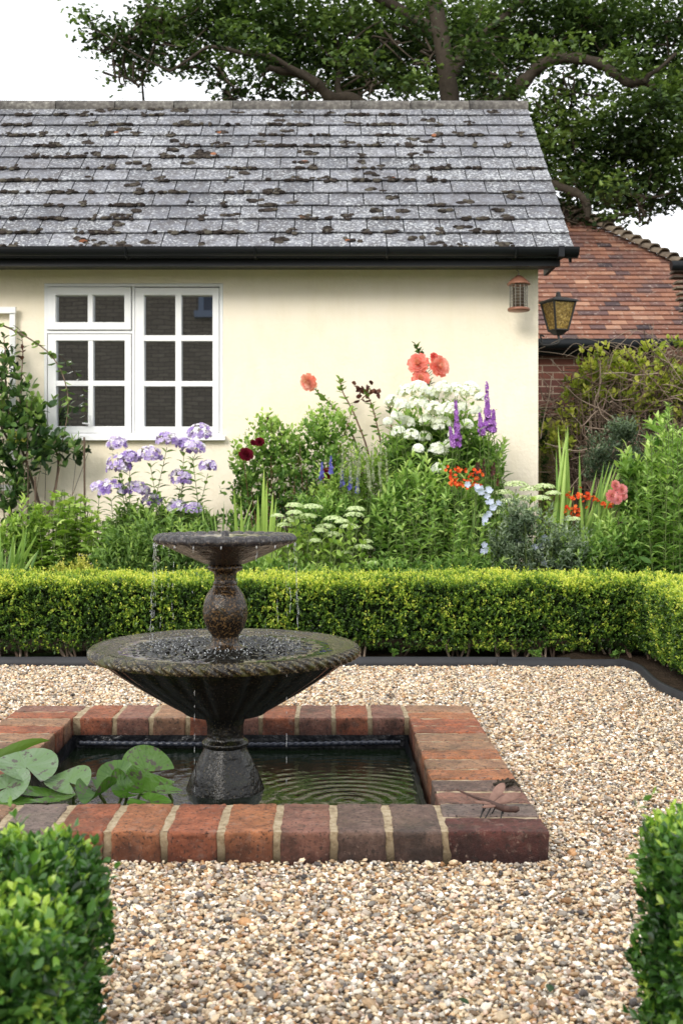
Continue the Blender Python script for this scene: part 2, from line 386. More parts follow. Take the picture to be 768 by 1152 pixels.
# loose gravel: every stone is real geometry
PAL = np.array([(.66, .53, .38), (.78, .72, .63), (.50, .36, .23), (.42, .25, .13), (.33, .30, .27), (.11, .10, .10), (.60, .47, .39), (.70, .60, .45), (.42, .37, .32), (.20, .14, .09), (.86, .84, .80)])
PW = np.array([.17, .13, .13, .06, .10, .06, .1, .12, .09, .06, .06]); PW /= PW.sum()
def stones(mb, x0, x1, y0, y1, step, T, rmin, rmax, zc, keep):
    rmin, rmax, step = rmin*.74, rmax*.78, step*.80
    X, Y = np.meshgrid(np.arange(x0, x1, step), np.arange(y0, y1, step)); n = X.size
    P = np.stack([X.ravel(), Y.ravel(), np.zeros(n)], 1) + np.c_[rng.uniform(-.6, .6, (n, 2))*step, np.zeros(n)]
    P = P[keep(P)]; n = len(P)
    r = rng.uniform(rmin, rmax, n)*np.where(rng.random(n) < .06, 1.45, 1)
    P[:, 2] = zc + rng.normal(0, .0032, n) + .003*vn(P, 5)
    yaw = rng.uniform(0, 2*math.pi, n)
    nz = unit(np.stack([rng.normal(0, .38, n), rng.normal(0, .38, n), np.ones(n)], 1))
    ax = np.stack([np.cos(yaw), np.sin(yaw), np.zeros(n)], 1); ax = unit(ax - nz*(ax*nz).sum(1, keepdims=True)); ay = np.cross(nz, ax)
    tv, tf = T; k = len(tv)
    el = rng.uniform(1, 1.5, n); fl = rng.uniform(.45, .8, n)
    loc = tv[None]*(1+.26*rng.normal(size=(n, k, 1)).clip(-1.5, 1.5))
    V = P[:, None] + loc[..., 0:1]*(ax*(r*el)[:, None])[:, None] + loc[..., 1:2]*(ay*r[:, None])[:, None] + loc[..., 2:3]*(nz*(r*fl)[:, None])[:, None]
    F = (tf[None]+(np.arange(n)*k)[:, None, None]).reshape(-1, 3)
    c = (PAL[rng.choice(len(PAL), n, p=PW)]**1.1)*rng.uniform(.85, 1.75, (n, 1))*np.array([1.03, 1.0, .94])
    mb.add(V.reshape(-1, 3), F, .5, np.repeat(c, k, 0))
def keepf(P):
    x, y = P[:, 0], P[:, 1]
    ok = ~((x > PX0-.003) & (x < PX1+.003) & (y > PY0-.003) & (y < PY1+.003))
    return ok & (x < 1.37) & (y < 5.09)
mb = MB()
stones(mb, -.62, .72, 1.55, 2.3, .0076, ICO2, .0034, .0064, -.003, keepf)
stones(mb, -1.1, -.6, 1.5, 2.5, .0125, ICO1, .006, .009, -.003, keepf)
stones(mb, .7, 1.0, 1.5, 2.3, .0095, ICO1, .0045, .007, -.003, keepf)
stones(mb, -.6, 1.0, 2.3, 2.5, .0078, ICO1, .0036, .0066, -.003, keepf)
stones(mb, -1.1, 1.0, 2.5, 3.2, .0080, ICO1, .0038, .0066, -.003, keepf)
stones(mb, -2.3, 1.40, 3.2, 5.1, .0100, ICO1, .0046, .0078, -.003, keepf)
stones(mb, -.95, .9, 1.45, 2.9, .045, ICO2, .0055, .0085, .002, keepf)
stones(mb, -2.3, -1.1, 1.45, 3.2, .0125, ICO1, .006, .009, -.003, keepf)
stones(mb, 1.0, 1.40, 1.45, 3.2, .0125, ICO1, .006, .009, -.003, keepf)
gv = mb.build('gravel', M['pebble'], None, True); tag(gv, 'pale mixed shingle covering the ground around the brick pond', 'gravel', kind='stuff')

# ================================================================== pond
def rbox(mb, c, s, r=.008, n=5, jit=.002, tone=.5, rgb=None):
    """brick: rounded box with worn, uneven faces"""
    g = np.linspace(-1, 1, n+1); V = []; F = []; k = 0
    for ax in range(3):
        for sg in (-1, 1):
            A, B = np.meshgrid(g, g, indexing='ij'); Q = np.zeros((n+1, n+1, 3))
            Q[..., ax] = sg; Q[..., (ax+1) % 3] = A*sg; Q[..., (ax+2) % 3] = B
            V.append(Q.reshape(-1, 3))
            i, j = np.meshgrid(np.arange(n), np.arange(n), indexing='ij'); a = (k+i*(n+1)+j).ravel()
            F.append(np.stack([a, a+n+1, a+n+2, a+1], 1)); k += (n+1)**2
    V = np.concatenate(V); h = np.array(s)/2
    # put extra rings of vertices near the edges so the rounding stays tight
    V = np.sign(V)*np.abs(V)**.45
    P = V*h; inner = np.clip(P, -(h-r), h-r); P = inner + unit(P-inner)*r*(np.abs(P-inner).max(1, keepdims=True) > 1e-6)
    P = P + np.array(c)
    d = np.stack([vn(P, 28, 3), vn(P, 28, 9), vn(P, 28, 17)], 1)*jit*.9 + np.stack([vn(P, 90, 1), vn(P, 90, 5), vn(P, 90, 8)], 1)*jit
    mb.add(P+d, np.concatenate(F), tone, rgb)

m, t, p, o_ = newmat('old_brick')
a_ = attr(t, 'col').outputs['Color']
c = mix(t, ramp(t, tex(t, 22, 6, .7), [(.38, G(0)), (.62, G(.75))]), a_, mix(t, 1.0, a_, (.45, .42, .45), 'MULTIPLY'))
c = mix(t, ramp(t, tex(t, 30, 6, .75), [(.54, G(0)), (.66, G(.6))]), c, (.42, .29, .23))
c = mix(t, ramp(t, tex(t, 7, 6, .7), [(.5, G(0)), (.62, G(.7))]), c, mix(t, 1.0, a_, (.35, .4, .42), 'MULTIPLY'))
c = mix(t, ramp(t, tex(t, 9, 5, .7), [(.58, G(0)), (.7, G(.5))]), c, (.035, .04, .02))
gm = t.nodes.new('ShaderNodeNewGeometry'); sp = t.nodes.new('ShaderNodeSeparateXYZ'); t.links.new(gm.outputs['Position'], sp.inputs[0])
shade_soil = math_(t, 'ADD', ramp(t, sp.outputs[2], [(0, G(1)), (.056, G(.55)), (.062, G(0))]), math_(t, 'MULTIPLY', math_(t, 'SUBTRACT', tex(t, 14, 5, .7), .5), 1.1))  # shade painted on the brick sides along with soil stain, strongest at the foot
c = mix(t, ramp(t, shade_soil, [(.35, G(0)), (.9, G(1))]), c, mix(t, 1.0, c, (.34, .29, .28), 'MULTIPLY'))
c = mix(t, ramp(t, tex(t, 110, 4, .7), [(.36, G(.85)), (.46, G(0))]), c, (.03, .022, .018))
c = mix(t, ramp(t, tex(t, 85, 5, .7), [(.6, G(0)), (.7, G(.6))]), c, (.5, .36, .28))
t.links.new(c, p.inputs['Base Color'])
t.links.new(ramp(t, tex(t, 12, 3), [(.35, G(.34)), (.7, G(.8))]), p.inputs['Roughness'])
bump(t, p, tex(t, 75, 9, .8), 1.0, .011); M['brick'] = m
m, t, p, o_ = newmat('lime_mortar')
c = ramp(t, tex(t, 60, 6, .7), [(.3, (.2, .14, .08)), (.5, (.44, .34, .21)), (.75, (.6, .5, .35))])
sp = t.nodes.new('ShaderNodeSeparateXYZ'); tc = t.nodes.new('ShaderNodeTexCoord'); t.links.new(tc.outputs['Object'], sp.inputs[0])
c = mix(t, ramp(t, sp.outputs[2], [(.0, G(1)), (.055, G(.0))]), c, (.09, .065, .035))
t.links.new(c, p.inputs['Base Color']); p.inputs['Roughness'].default_value = .9; bump(t, p, tex(t, 150, 5), .8, .005); M['mortar'] = m

RED, ORA, DRK, GRY, PUR, BRN = (.58, .19, .09), (.68, .27, .12), (.27, .17, .13), (.37, .27, .225), (.45, .21, .145), (.58, .32, .18)
pond = thing('pond_edging', 'low square of old red bricks around the dark fountain pool', 'brick edging', (PX0, PY0, 0))
bk = MB(); mo = MB(); TOP = .065
front = [PUR, GRY, GRY, ORA, RED, ORA, RED, RED, GRY, BRN]
x = IX1-.012; i = 0
while x > PX0-.02:
    cc = front[i % len(front)] if i < 9 else random.choice([RED, BRN, PUR, ORA])
    cc = [DRK, DRK, PUR, ORA, RED, ORA, RED, GRY, BRN][i] if i < 9 else cc
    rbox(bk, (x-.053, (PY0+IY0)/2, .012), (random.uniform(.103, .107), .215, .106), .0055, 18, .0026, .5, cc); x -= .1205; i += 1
y = PY0; i = 0; side = [(.2, .065, .05), GRY, PUR, DRK, ORA, BRN, ORA, BRN, BRN, RED, RED, ORA, BRN]
while y < PY1-.05:
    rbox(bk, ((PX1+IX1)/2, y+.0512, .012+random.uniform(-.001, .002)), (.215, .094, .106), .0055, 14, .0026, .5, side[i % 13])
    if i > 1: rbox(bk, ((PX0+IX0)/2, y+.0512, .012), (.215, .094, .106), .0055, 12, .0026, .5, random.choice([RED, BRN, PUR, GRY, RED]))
    y += .1085; i += 1
x = IX1-.014; i = 0
while x > IX0+.05:
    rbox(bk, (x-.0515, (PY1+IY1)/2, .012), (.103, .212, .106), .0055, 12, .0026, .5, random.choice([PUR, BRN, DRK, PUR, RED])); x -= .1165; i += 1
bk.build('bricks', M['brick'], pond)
z0, z1 = -.04, TOP-.0032
for (a, b) in (((PX0+.007, PY0+.006), (PX1-.007, IY0-.005)), ((PX0+.007, IY1+.005), (PX1-.007, PY1-.007)), ((PX0+.007, IY0-.005), (IX0-.005, IY1+.005)), ((IX1+.005, IY0-.005), (PX1-.007, IY1+.005))):
    n = 60; gx = np.linspace(a[0], b[0], n); gy = np.linspace(a[1], b[1], n)
    X, Y = np.meshgrid(gx, gy, indexing='ij'); V = np.stack([X, Y, np.full(X.shape, z1)], -1).reshape(-1, 3)
    V[:, 2] += .0022*vn(V, 60)
    ii, jj = np.meshgrid(np.arange(n-1), np.arange(n-1), indexing='ij'); q = (ii*n+jj).ravel(); mo.add(V, np.stack([q, q+n, q+n+1, q+1], 1))
    e = [(a[0], a[1]), (b[0], a[1]), (b[0], b[1]), (a[0], b[1])]
    for k in range(4):
        (xa, ya), (xb, yb) = e[k], e[(k+1) % 4]; mo.add([(xa, ya, z0), (xb, yb, z0), (xb, yb, z1), (xa, ya, z1)], [(0, 1, 2, 3)])
mo.build('mortar', M['mortar'], pond)

liner = thing('pond_liner', 'black rubber liner lining the sides of the pool under the bricks', 'pond liner', (-.28, 3.63, -.03))
m, t, p, o_ = newmat('liner_rubber'); p.inputs['Base Color'].default_value = (.008, .009, .012, 1); p.inputs['Roughness'].default_value = .3
bump(t, p, tex(t, 22, 4), .8, .02); M['liner'] = m
mb = MB(); e = [(IX0, IY0), (IX1, IY0), (IX1, IY1), (IX0, IY1)]
def wallpts(k, s, z):
    (xa, ya), (xb, yb) = e[k], e[(k+1) % 4]; return np.array([xa+(xb-xa)*s, ya+(yb-ya)*s, z])
for k in range(4):
    n = 80; V = []
    inn = np.array([(0, 1, 0), (-1, 0, 0), (0, -1, 0), (1, 0, 0)][k], float)
    for s in np.linspace(0, 1, n):
        for z in (-.42, -.2, -.06, -.035, -.008, .012):
            V.append(wallpts(k, s, z) + inn*(.012 + .008*mnoise.noise(Vector((s*9, k*3, z*20)))))
    ii, jj = np.meshgrid(np.arange(n-1), np.arange(5), indexing='ij'); q = (ii*6+jj).ravel(); mb.add(np.array(V), np.stack([q, q+6, q+7, q+1], 1))
mb.add([(IX0, IY0, -.41), (IX1, IY0, -.41), (IX1, IY1, -.41), (IX0, IY1, -.41)], [(0, 1, 2, 3)])
mb.build('liner_sheet', M['liner'], liner)
mb = MB()      # ribbed black hose lying along the back edge of the pool
xs = np.linspace(IX0+.03, IX1-.03, 260)
pts = np.stack([xs, np.full(260, IY1-.028)+.004*np.sin(xs*9), -.012+.003*np.sin(xs*5)], 1)
tube(mb, pts, .0075+.001*np.sign(np.sin(np.arange(260)*1.05)), 10)
for k, (cx, cy) in enumerate(((IX1-.035, IY1-.05), (IX0+.045, IY1-.06))):   # folds of liner bunched in the corners
    for q in range(0):
        a = random.uniform(0, 6); pth = smoothpath([(cx+random.uniform(-.03, .03), cy+random.uniform(-.05, .02), -.035), (cx+random.uniform(-.02, .02), cy+random.uniform(-.03, .03), .012+random.uniform(-.01, .012)), (cx+random.uniform(-.03, .03), cy+random.uniform(-.09, .0), -.03)], 7)
        tube(mb, pth, .006, 7)
m, t, p, o_ = newmat('hose_plastic'); p.inputs['Base Color'].default_value = (.03, .035, .05, 1); p.inputs['Roughness'].default_value = .25; M['hose'] = m
mb.build('hose', M['hose'], liner)

# water of the pool: dark, glossy, with rings spreading from the falling drops
m, t, p, o_ = newmat('pond_water')
p.inputs['Base Color'].default_value = (.006, .011, .005, 1); p.inputs['Roughness'].default_value = .02
p.inputs['IOR'].default_value = 1.33; p.inputs['Specular IOR Level'].default_value = .7
tc = t.nodes.new('ShaderNodeTexCoord'); hsum = None
for (x, y, f, am) in ((.05, 3.0, 150, 1.0), (-.28, 3.13, 95, .5), (-.45, 3.3, 130, .35), (-.13, 3.42, 120, .35)):
    vm = t.nodes.new('ShaderNodeVectorMath'); vm.operation = 'DISTANCE'; t.links.new(tc.outputs['Object'], vm.inputs[0]); vm.inputs[1].default_value = (x, y, -.03)
    s_ = math_(t, 'SINE', math_(t, 'MULTIPLY', vm.outputs['Value'], f))
    s_ = math_(t, 'MULTIPLY', math_(t, 'DIVIDE', s_, math_(t, 'ADD', 1.0, math_(t, 'MULTIPLY', vm.outputs['Value'], 5))), am)
    hsum = s_ if hsum is None else math_(t, 'ADD', hsum, s_)
hsum = math_(t, 'MULTIPLY', hsum, ramp(t, tex(t, 7, 2), [(.35, G(.1)), (.6, G(1))]))
hsum = math_(t, 'ADD', hsum, math_(t, 'MULTIPLY', tex(t, 26, 3), 1.8))
bump(t, p, hsum, .45, .0022); M['water'] = m
mb = MB(); WZ = -.03
mb.add([(IX0, IY0, WZ), (IX1, IY0, WZ), (IX1, IY1, WZ), (IX0, IY1, WZ)], [(0, 1, 2, 3)]); tag(mb.build('water', M['water']), kind='structure')

# ================================================================== fountain
FX, FY = -.285, 3.13
ft = thing('fountain', 'dark wet stone two-tiered fountain standing in the brick pool', 'fountain', (FX, FY, -.2))
def stonemat(name, dark, ochre, moss, a_och, a_moss, rough=.22, topmoss=False):
    m, t, p, o = newmat(name)
    c = mix(t, ramp(t, tex(t, 18, 5), [(.3, G(0)), (.7, G(1))]), dark, tuple(x*2.2 for x in dark))
    c = mix(t, ramp(t, tex(t, 150, 5, .75), [(.60-a_och*.16, G(0)), (.70-a_och*.14, G(1))]), c, ochre)
    c = mix(t, ramp(t, tex(t, 16, 5, .7), [(.62-a_moss*.25, G(0)), (.72-a_moss*.2, G(.9))]), c, moss)
    t.links.new(c, p.inputs['Base Color'])
    t.links.new(ramp(t, tex(t, 40, 4), [(.45, G(rough*.6)), (.8, G(rough+.15))]), p.inputs['Roughness'])
    p.inputs['Specular IOR Level'].default_value = .42
    bump(t, p, math_(t, 'ADD', tex(t, 34, 2, .5), math_(t, 'MULTIPLY', tex(t, 140, 4, .6), .4)), .8, .006); return m
M['stone_low'] = stonemat('wet_black_stone', (.006, .0055, .005), (.09, .07, .035), (.02, .022, .008), .3, .25, .12)
M['stone_rim'] = stonemat('mossy_wet_stone', (.010, .008, .006), (.24, .19, .10), (.07, .072, .016), .55, .42, .13)
M['stone_ball'] = stonemat('mottled_wet_stone', (.009, .006, .004), (.17, .095, .035), (.05, .04, .02), .62, .15, .14)
M['stone_top'] = stonemat('brown_wet_stone', (.016, .009, .005), (.13, .07, .03), (.04, .028, .01), .35, .3, .13)
M['stone_toprim'] = stonemat('grey_wet_rim', (.02, .018, .019), (.16, .13, .10), (.03, .025, .02), .3, .2, .13)

def dens(prof, k=5):
    P = smoothpath([(a, b, 0) for a, b in prof], k); return [(abs(q[0]), q[1]) for q in P]
def ridge(n, amp, tw=0):
    def f(th, k, r, z): 
        return 1+amp*(np.abs(np.cos(n/2*(th+tw*k)))**.5-.7), 0
    return f
mb = MB()
lathe(mb, dens([(.112, -.2), (.112, -.06), (.106, -.03), (.1, -.012), (.091, .012), (.074, .05), (.06, .078), (.056, .088)], 6), (FX, FY, 0), 96, lambda th, k, r, z: (1+.018*np.cos(8*th), 0))
lathe(mb, dens([(.056, .086), (.063, .092), (.064, .1), (.057, .106), (.051, .112), (.05, .13), (.051, .15), (.056, .165), (.062, .174), (.09, .177)], 5), (FX, FY, 0), 80)
mb.build('pedestal', M['stone_low'], ft)
mb = MB()
def flute(th, k, r, z): return 1+(.042*np.abs(np.cos(16*th))**.6-.03)*min(1, (r-.1)/.04) if r > .1 else 1, 0
lathe(mb, dens([(.05, .174), (.088, .176), (.108, .18), (.12, .189), (.15, .207), (.22, .25), (.29, .297), (.33, .328), (.346, .341)], 6), (FX, FY, 0), 192, flute)
lb = mb.build('lower_bowl', M['stone_low'], ft)
mb = MB()
NR = 68
def rope(th, k, r, z):
    am = max(0, min(1, (r-.345)/.02))*.026
    return 1+am*1.1*(np.abs(np.cos(NR/2*th + k*.22))**.6-1.25), 0
lathe(mb, dens([(.344, .3405), (.356, .336), (.368, .338), (.3745, .346), (.375, .355), (.369, .363), (.36, .3675), (.35, .368)], 5), (FX, FY, 0), 544, rope)
lathe(mb, dens([(.35, .368), (.335, .3665), (.30, .3595), (.26, .354), (.2, .343), (.1, .335), (.04, .335)], 6), (FX, FY, 0), 160, lambda th, k, r, z: (1, .0012*np.sin(7*th+k)*np.cos(3*th)))
rm = mb.build('rim', M['stone_rim'], lb)
# stem and ball
mb = MB()
lathe(mb, dens([(.062, .335), (.06, .352), (.05, .362), (.04, .37), (.037, .385), (.038, .394), (.05, .413), (.059, .438), (.0615, .46), (.058, .483), (.0505, .504), (.041, .518), (.0335, .529), (.034, .536), (.0305, .542), (.0305, .557), (.034, .566), (.044, .571), (.049, .578), (.046, .585), (.042, .588)], 5), (FX, FY, 0), 96,
      lambda th, k, r, z: (1+(.022*np.abs(np.cos(5*th+z*16))**.7 if .395 < z < .53 else 0), 0))
mb.build('stem', M['stone_ball'], ft)
mb = MB()
def lob(th, k, r, z): return 1+.018*(np.abs(np.cos(6*th))**.6)*min(1, max(0, (r-.05)/.05)), 0
lathe(mb, dens([(.03, .586), (.05, .5885), (.062, .592), (.1, .609), (.14, .628), (.17, .642), (.18, .6465)], 6), (FX, FY, 0), 144, lob)
ub = mb.build('upper_bowl', M['stone_top'], ft)
mb = MB()
def petal(th, k, r, z):
    g = np.abs(np.cos(15*th+.3))**.35
    return 1+(.07*(g-.85) if r > .17 else 0), (.006*(g-.85) if r > .12 else 0)
lathe(mb, dens([(.176, .6455), (.186, .646), (.1935, .6515), (.195, .658), (.191, .6655), (.182, .671), (.168, .672), (.15, .668), (.1, .659), (.05, .655), (.012, .655)], 5), (FX, FY, 0), 480, petal)
mb.build('rim', M['stone_toprim'], ub)
mb = MB()
lathe(mb, [(.011, .65), (.0105, .674), (.007, .68), (.001, .681)], (FX, FY, 0), 16); mb.build('nozzle', M['stone_toprim'], ub)

m, t, p, o_ = newmat('bowl_water'); p.inputs['Base Color'].default_value = (.012, .012, .01, 1); p.inputs['Roughness'].default_value = .02
p.inputs['IOR'].default_value = 1.33; p.inputs['Specular IOR Level'].default_value = .8; p.inputs['Alpha'].default_value = 1
M['bowlwater'] = m
def waterdisc(name, r0, z, amp, par, sc_=60, nr=90, na=260):
    mb = MB(); rr = np.linspace(.03 if amp > .002 else .012, r0, nr); th = np.arange(na)*2*math.pi/na
    A, B = np.meshgrid(rr, th, indexing='ij'); X = FX+A*np.cos(B); Y = FY+A*np.sin(B)
    V = np.stack([X, Y, np.full(X.shape, z)], -1).reshape(-1, 3)
    h = vn(V, sc_)+.6*np.abs(vn(V, sc_*2.1, 4)); env = np.clip((r0*.93-A.ravel())/(r0*.25), 0.04, 1)*np.clip((A.ravel()-.04)/.05, .3, 1)
    V[:, 2] += amp*h*env
    i, j = np.meshgrid(np.arange(nr-1), np.arange(na), indexing='ij'); a = (i*na+j).ravel(); b2 = (i*na+(j+1) % na).ravel()
    mb.add(V, np.stack([a, b2, b2+na, a+na], 1)); return mb.build(name, M['bowlwater'], par)
waterdisc('bowl_water', .297, .3585, .010, lb)
waterdisc('bowl_water', .15, .6665, .0012, ub)

# falling water: strings of stretched drops
m, t, p, o_ = newmat('water_drop'); p.inputs['Base Color'].default_value = (.95, .97, 1, 1); p.inputs['Roughness'].default_value = .02
p.inputs['IOR'].default_value = 1.33; p.inputs['Transmission Weight'].default_value = .75; p.inputs['Specular IOR Level'].default_value = .9; M['drop'] = m
mb = MB(); tv, tf = ICO1
def drop(x, y, z, r, l): mb.add(tv*np.array([r, r, l])+np.array([x, y, z]), tf)
for (ang, dens_, zb) in ((183, 1, .37), (188, .8, .37), (196, .9, .37), (203, .5, .37), (218, .5, .37), (232, .25, .4), (250, .15, .5), (272, .12, .55), (300, .15, .5), (318, .3, .45), (335, .35, .37), (352, .7, .37), (358, .8, .37), (170, .5, .37), (150, .3, .37), (12, .5, .37), (35, .3, .37), (120, .3, .37), (85, .3, .37), (60, .3, .37)):
    a = R(ang); rad = .193
    drop(FX+rad*math.cos(a), FY+rad*math.sin(a), .643, .0022, .005)
    z = .64
    while z > zb:
        q = (.64-z)/.27
        if random.random() < dens_:
            drop(FX+(rad+.012*q+random.gauss(0, .0018))*math.cos(a), FY+(rad+.012*q)*math.sin(a)+random.gauss(0, .0018), z, random.uniform(.0004, .0009), random.uniform(.003, .013))
        z -= random.uniform(.003, .016)*(1+q)
for k in range(420):      # splash over the lower bowl
    a = random.uniform(0, 2*math.pi); rr = min(.26, abs(random.gauss(.17, .045)))
    s = random.uniform(.0006, .0018); drop(FX+rr*math.cos(a), FY+rr*math.sin(a), .362+abs(random.gauss(0, .011)), s, s*random.uniform(1, 1.6))
for (ang, r0) in ((262, .33), (300, .36)):   # drips off the lower bowl
    a = R(ang); z = .335 if r0 > .3 else .24
    while z > -.02:
        drop(FX+r0*math.cos(a), FY+r0*math.sin(a), z, random.uniform(.0005, .001), random.uniform(.003, .012)); z -= random.uniform(.008, .07)
fw = mb.build('falling_water', M['drop'], ft, True, 'stuff')
# ================================================================== cottage
CY_ = 7.4; EV = (7.05, 2.27); RG = (8.73, 3.71); HX0, HX1 = -4.2, 1.358; RX1 = 1.514
ct = thing('cottage', 'cream rendered cottage with lichened slate roof and white window', 'cottage', (-1.4, CY_, 0))
wx0, wx1, wz0, wz1 = W(50, 0, CY_)[0], W(251, 0, CY_)[0], W(0, 492, CY_)[2], W(0, 318.6, CY_)[2]
mb = MB(); top = 2.235
def quad(mb, a, b, c, d, tone=.5): mb.add([a, b, c, d], [(0, 1, 2, 3)], tone)
for (x0, x1, z0, z1) in ((HX0, wx0, -.05, top), (wx1, HX1, -.05, top), (wx0, wx1, -.05, wz0), (wx0, wx1, wz1, top)):
    quad(mb, (x0, CY_, z0), (x1, CY_, z0), (x1, CY_, z1), (x0, CY_, z1))
rv = CY_+.045
quad(mb, (wx0, CY_, wz0), (wx0, CY_, wz1), (wx0, rv, wz1), (wx0, rv, wz0)); quad(mb, (wx1, CY_, wz0), (wx1, rv, wz0), (wx1, rv, wz1), (wx1, CY_, wz1))
quad(mb, (wx0, CY_, wz1), (wx1, CY_, wz1), (wx1, rv, wz1), (wx0, rv, wz1)); quad(mb, (wx0, CY_, wz0), (wx0, rv, wz0), (wx1, rv, wz0), (wx1, CY_, wz0))
YB = 2*RG[0]-CY_
for x in (HX0, HX1):
    mb.add([(x, CY_, -.05), (x, YB, -.05), (x, YB, top), (x, RG[0], RG[1]-.12), (x, CY_, top)], [(0, 1, 2, 3, 4)])
quad(mb, (HX0, YB, -.05), (HX1, YB, -.05), (HX1, YB, top), (HX0, YB, top))
mb.build('wall', M['cream'], ct, False)

# slate roof, slate by slate
mb = MB(); mm = MB(); ml = MB()
sl_ = np.array([0, RG[0]-EV[0], RG[1]-EV[1]]); LEN = np.linalg.norm(sl_); u = sl_/LEN; nn = np.array([0, -u[2], u[1]])
NC = 12; gauge = LEN/NC; SW = .232
def slate(x0, x1, s0, s1, lift0, lift1, tone, th=.007):
    o = np.array([0, EV[0], EV[1]])
    P = []
    for dz in (-th, 0):
        P += [o+u*s0+nn*(lift0+dz)+[x0, 0, 0], o+u*s0+nn*(lift0+dz)+[x1, 0, 0], o+u*s1+nn*(lift1+dz)+[x1, 0, 0], o+u*s1+nn*(lift1+dz)+[x0, 0, 0]]
    hexa(mb, P, tone)
joints = []
for c_ in range(NC):
    s0 = c_*gauge; off = (c_ % 2)*SW/2; rowdx = random.uniform(-.01, .01)
    x = RX1-(off if off else SW); xe = RX1
    while xe > HX0:
        a = max(x, HX0)+.0035; b_ = xe-.0035
        j = random.uniform(-.004, .004); l = random.uniform(0, .003)
        slate(a, b_, s0+j, min(s0+gauge*1.25, LEN+.01), .026+l, .008+l*.5, min(1, max(0, random.gauss(.5, .22))))
        joints.append((x+rowdx, s0)); xe = x; x -= SW*random.uniform(.985, 1.015)
# underside of the roof and the far slope
o3 = lambda s, n_, x: tuple(np.array([x, EV[0], EV[1]])+u*s+nn*n_)
mu = MB()
hexa(mu, [o3(.01, -.035, HX0), o3(.01, -.035, RX1-.005), o3(LEN, -.035, RX1-.005), o3(LEN, -.035, HX0), o3(.01, -.002, HX0), o3(.01, -.002, RX1-.005), o3(LEN, -.002, RX1-.005), o3(LEN, -.002, HX0)], .2)
yb = 2*RG[0]-EV[0]
quad(mb, (HX0, RG[0], RG[1]), (RX1, RG[0], RG[1]), (RX1, yb, EV[1]), (HX0, yb, EV[1]), .4)
rf = mb.build('roof', M['slate'], ct, False); mu.build('underlay', M['darkcore'], rf, False)
def blob(mb, x, s, rx, rs, h, tone):
    if x+rx*1.4 > RX1 or s+rs*1.4 > LEN: return
    tv, tf = ICO2; q = tv*(1+.10*rng.normal(size=(len(tv), 1)))
    P = np.array([x, EV[0], EV[1]])+u*s+nn*.024 + q[:, :1]*np.array([rx, 0, 0])+q[:, 1:2]*u*rs+q[:, 2:3]*nn*h
    mb.add(P, tf, tone)
for k in range(560):
    xj, s = random.choice(joints)
    left = (1.5-xj)/5.
    if random.random() > .3+.75*left: continue
    at_joint = random.random() < .45
    x = xj + (random.gauss(0, .01) if at_joint else random.uniform(0, SW)); n = random.randint(3, 9) if not at_joint else random.randint(3, 7)
    for q in range(n):
        if at_joint: blob(mm, x+random.gauss(0, .014), s+random.uniform(-.012, .05), random.uniform(.010, .025), random.uniform(.012, .024), random.uniform(.004, .008), random.random())
        else: blob(mm, x+random.uniform(-.09, .09), s+.002+random.gauss(0, .006), random.uniform(.013, .033), random.uniform(.008, .02), random.uniform(.006, .014), random.random())
for k in range(70):
    x = random.uniform(-1.8, RX1-.05); c_ = random.randint(0, 11); s = c_*gauge+random.uniform(.02, .12)
    for q in range(6): blob(mm if random.random() < .96 else ml, x+random.gauss(0, .022), s+random.gauss(0, .012), random.uniform(.016, .032), random.uniform(.014, .026), .006, random.random())
mm.build('moss', M['moss'], rf); ml.build('lichen', M['orange_lichen'], rf, True, 'stuff')
mb = MB(); x = RX1+.005
while x > HX0:                                   # ridge tiles
    x0 = x-.45; th = np.linspace(R(-25), R(205), 12)
    P = []
    for xx, rr in ((x0+.003, .066), (x-.003, .064)):
        for a in th: P.append((xx, RG[0]+rr*math.cos(a), RG[1]-.012+rr*math.sin(a)))
    F = [(k, k+1, k+13, k+12) for k in range(11)]+[tuple(range(12)), tuple(range(23, 11, -1))]
    mb.add(P, F, random.uniform(.45, .62)); x -= .45
M['ridge'] = tonemat('ridge_tile', [(0, (.04, .037, .037)), (.5, (.12, .11, .10)), (.75, (.2, .19, .17)), (1, (.42, .4, .35))], .9, .2, 26, 1.6, .6, 80, .006)
mb.build('ridge_tiles', M['ridge'], ct)
# fascia, soffit, gutter
mb = MB()
box(mb, (HX0, 7.075, 2.176), (1.435, 7.099, 2.25)); hexa(mb, [(HX0, 7.099, 2.178), (1.435, 7.099, 2.178), (1.435, CY_, 2.214), (HX0, CY_, 2.214), (HX0, 7.099, 2.19), (1.435, 7.099, 2.19), (1.435, CY_, 2.226), (HX0, CY_, 2.226)]); box(mb, (1.411, 7.099, 2.192), (1.435, 7.5, 2.25))
hexa(mb, [(RX1-.02, 7.09, 2.2), (RX1-.004, 7.09, 2.2), (RX1-.004, RG[0], RG[1]-.14), (RX1-.02, RG[0], RG[1]-.14), (RX1-.02, 7.09, 2.27), (RX1-.004, 7.09, 2.27), (RX1-.004, RG[0], RG[1]-.05), (RX1-.02, RG[0], RG[1]-.05)])
mb.build('fascia', M['black'], ct, False)
mb = MB(); th = np.linspace(0, -math.pi, 12); gy, gz, gr = 7.02, 2.273, .052
P = [(xx, gy+r_*math.cos(a), gz+r_*math.sin(a)) for xx in (HX0, RX1+.02) for r_ in (gr, gr-.005) for a in th]
F = []
for k in range(11): F += [(k, k+1, k+25, k+24), (k+12, k+36, k+37, k+13)]
F += [(0, 24, 36, 12), (11, 23, 47, 35)]
F += [tuple(list(range(24, 36)))]
mb.add(P, F, .5)
box(mb, (RX1-.11, gy-.062, gz-.062), (RX1-.075, gy+.04, gz+.004))
tube(mb, [(RX1+.02, gy, gz-.052), (HX0, gy, gz-.052)], .009, 6)
gt = mb.build('gutter', M['black'], ct, False)
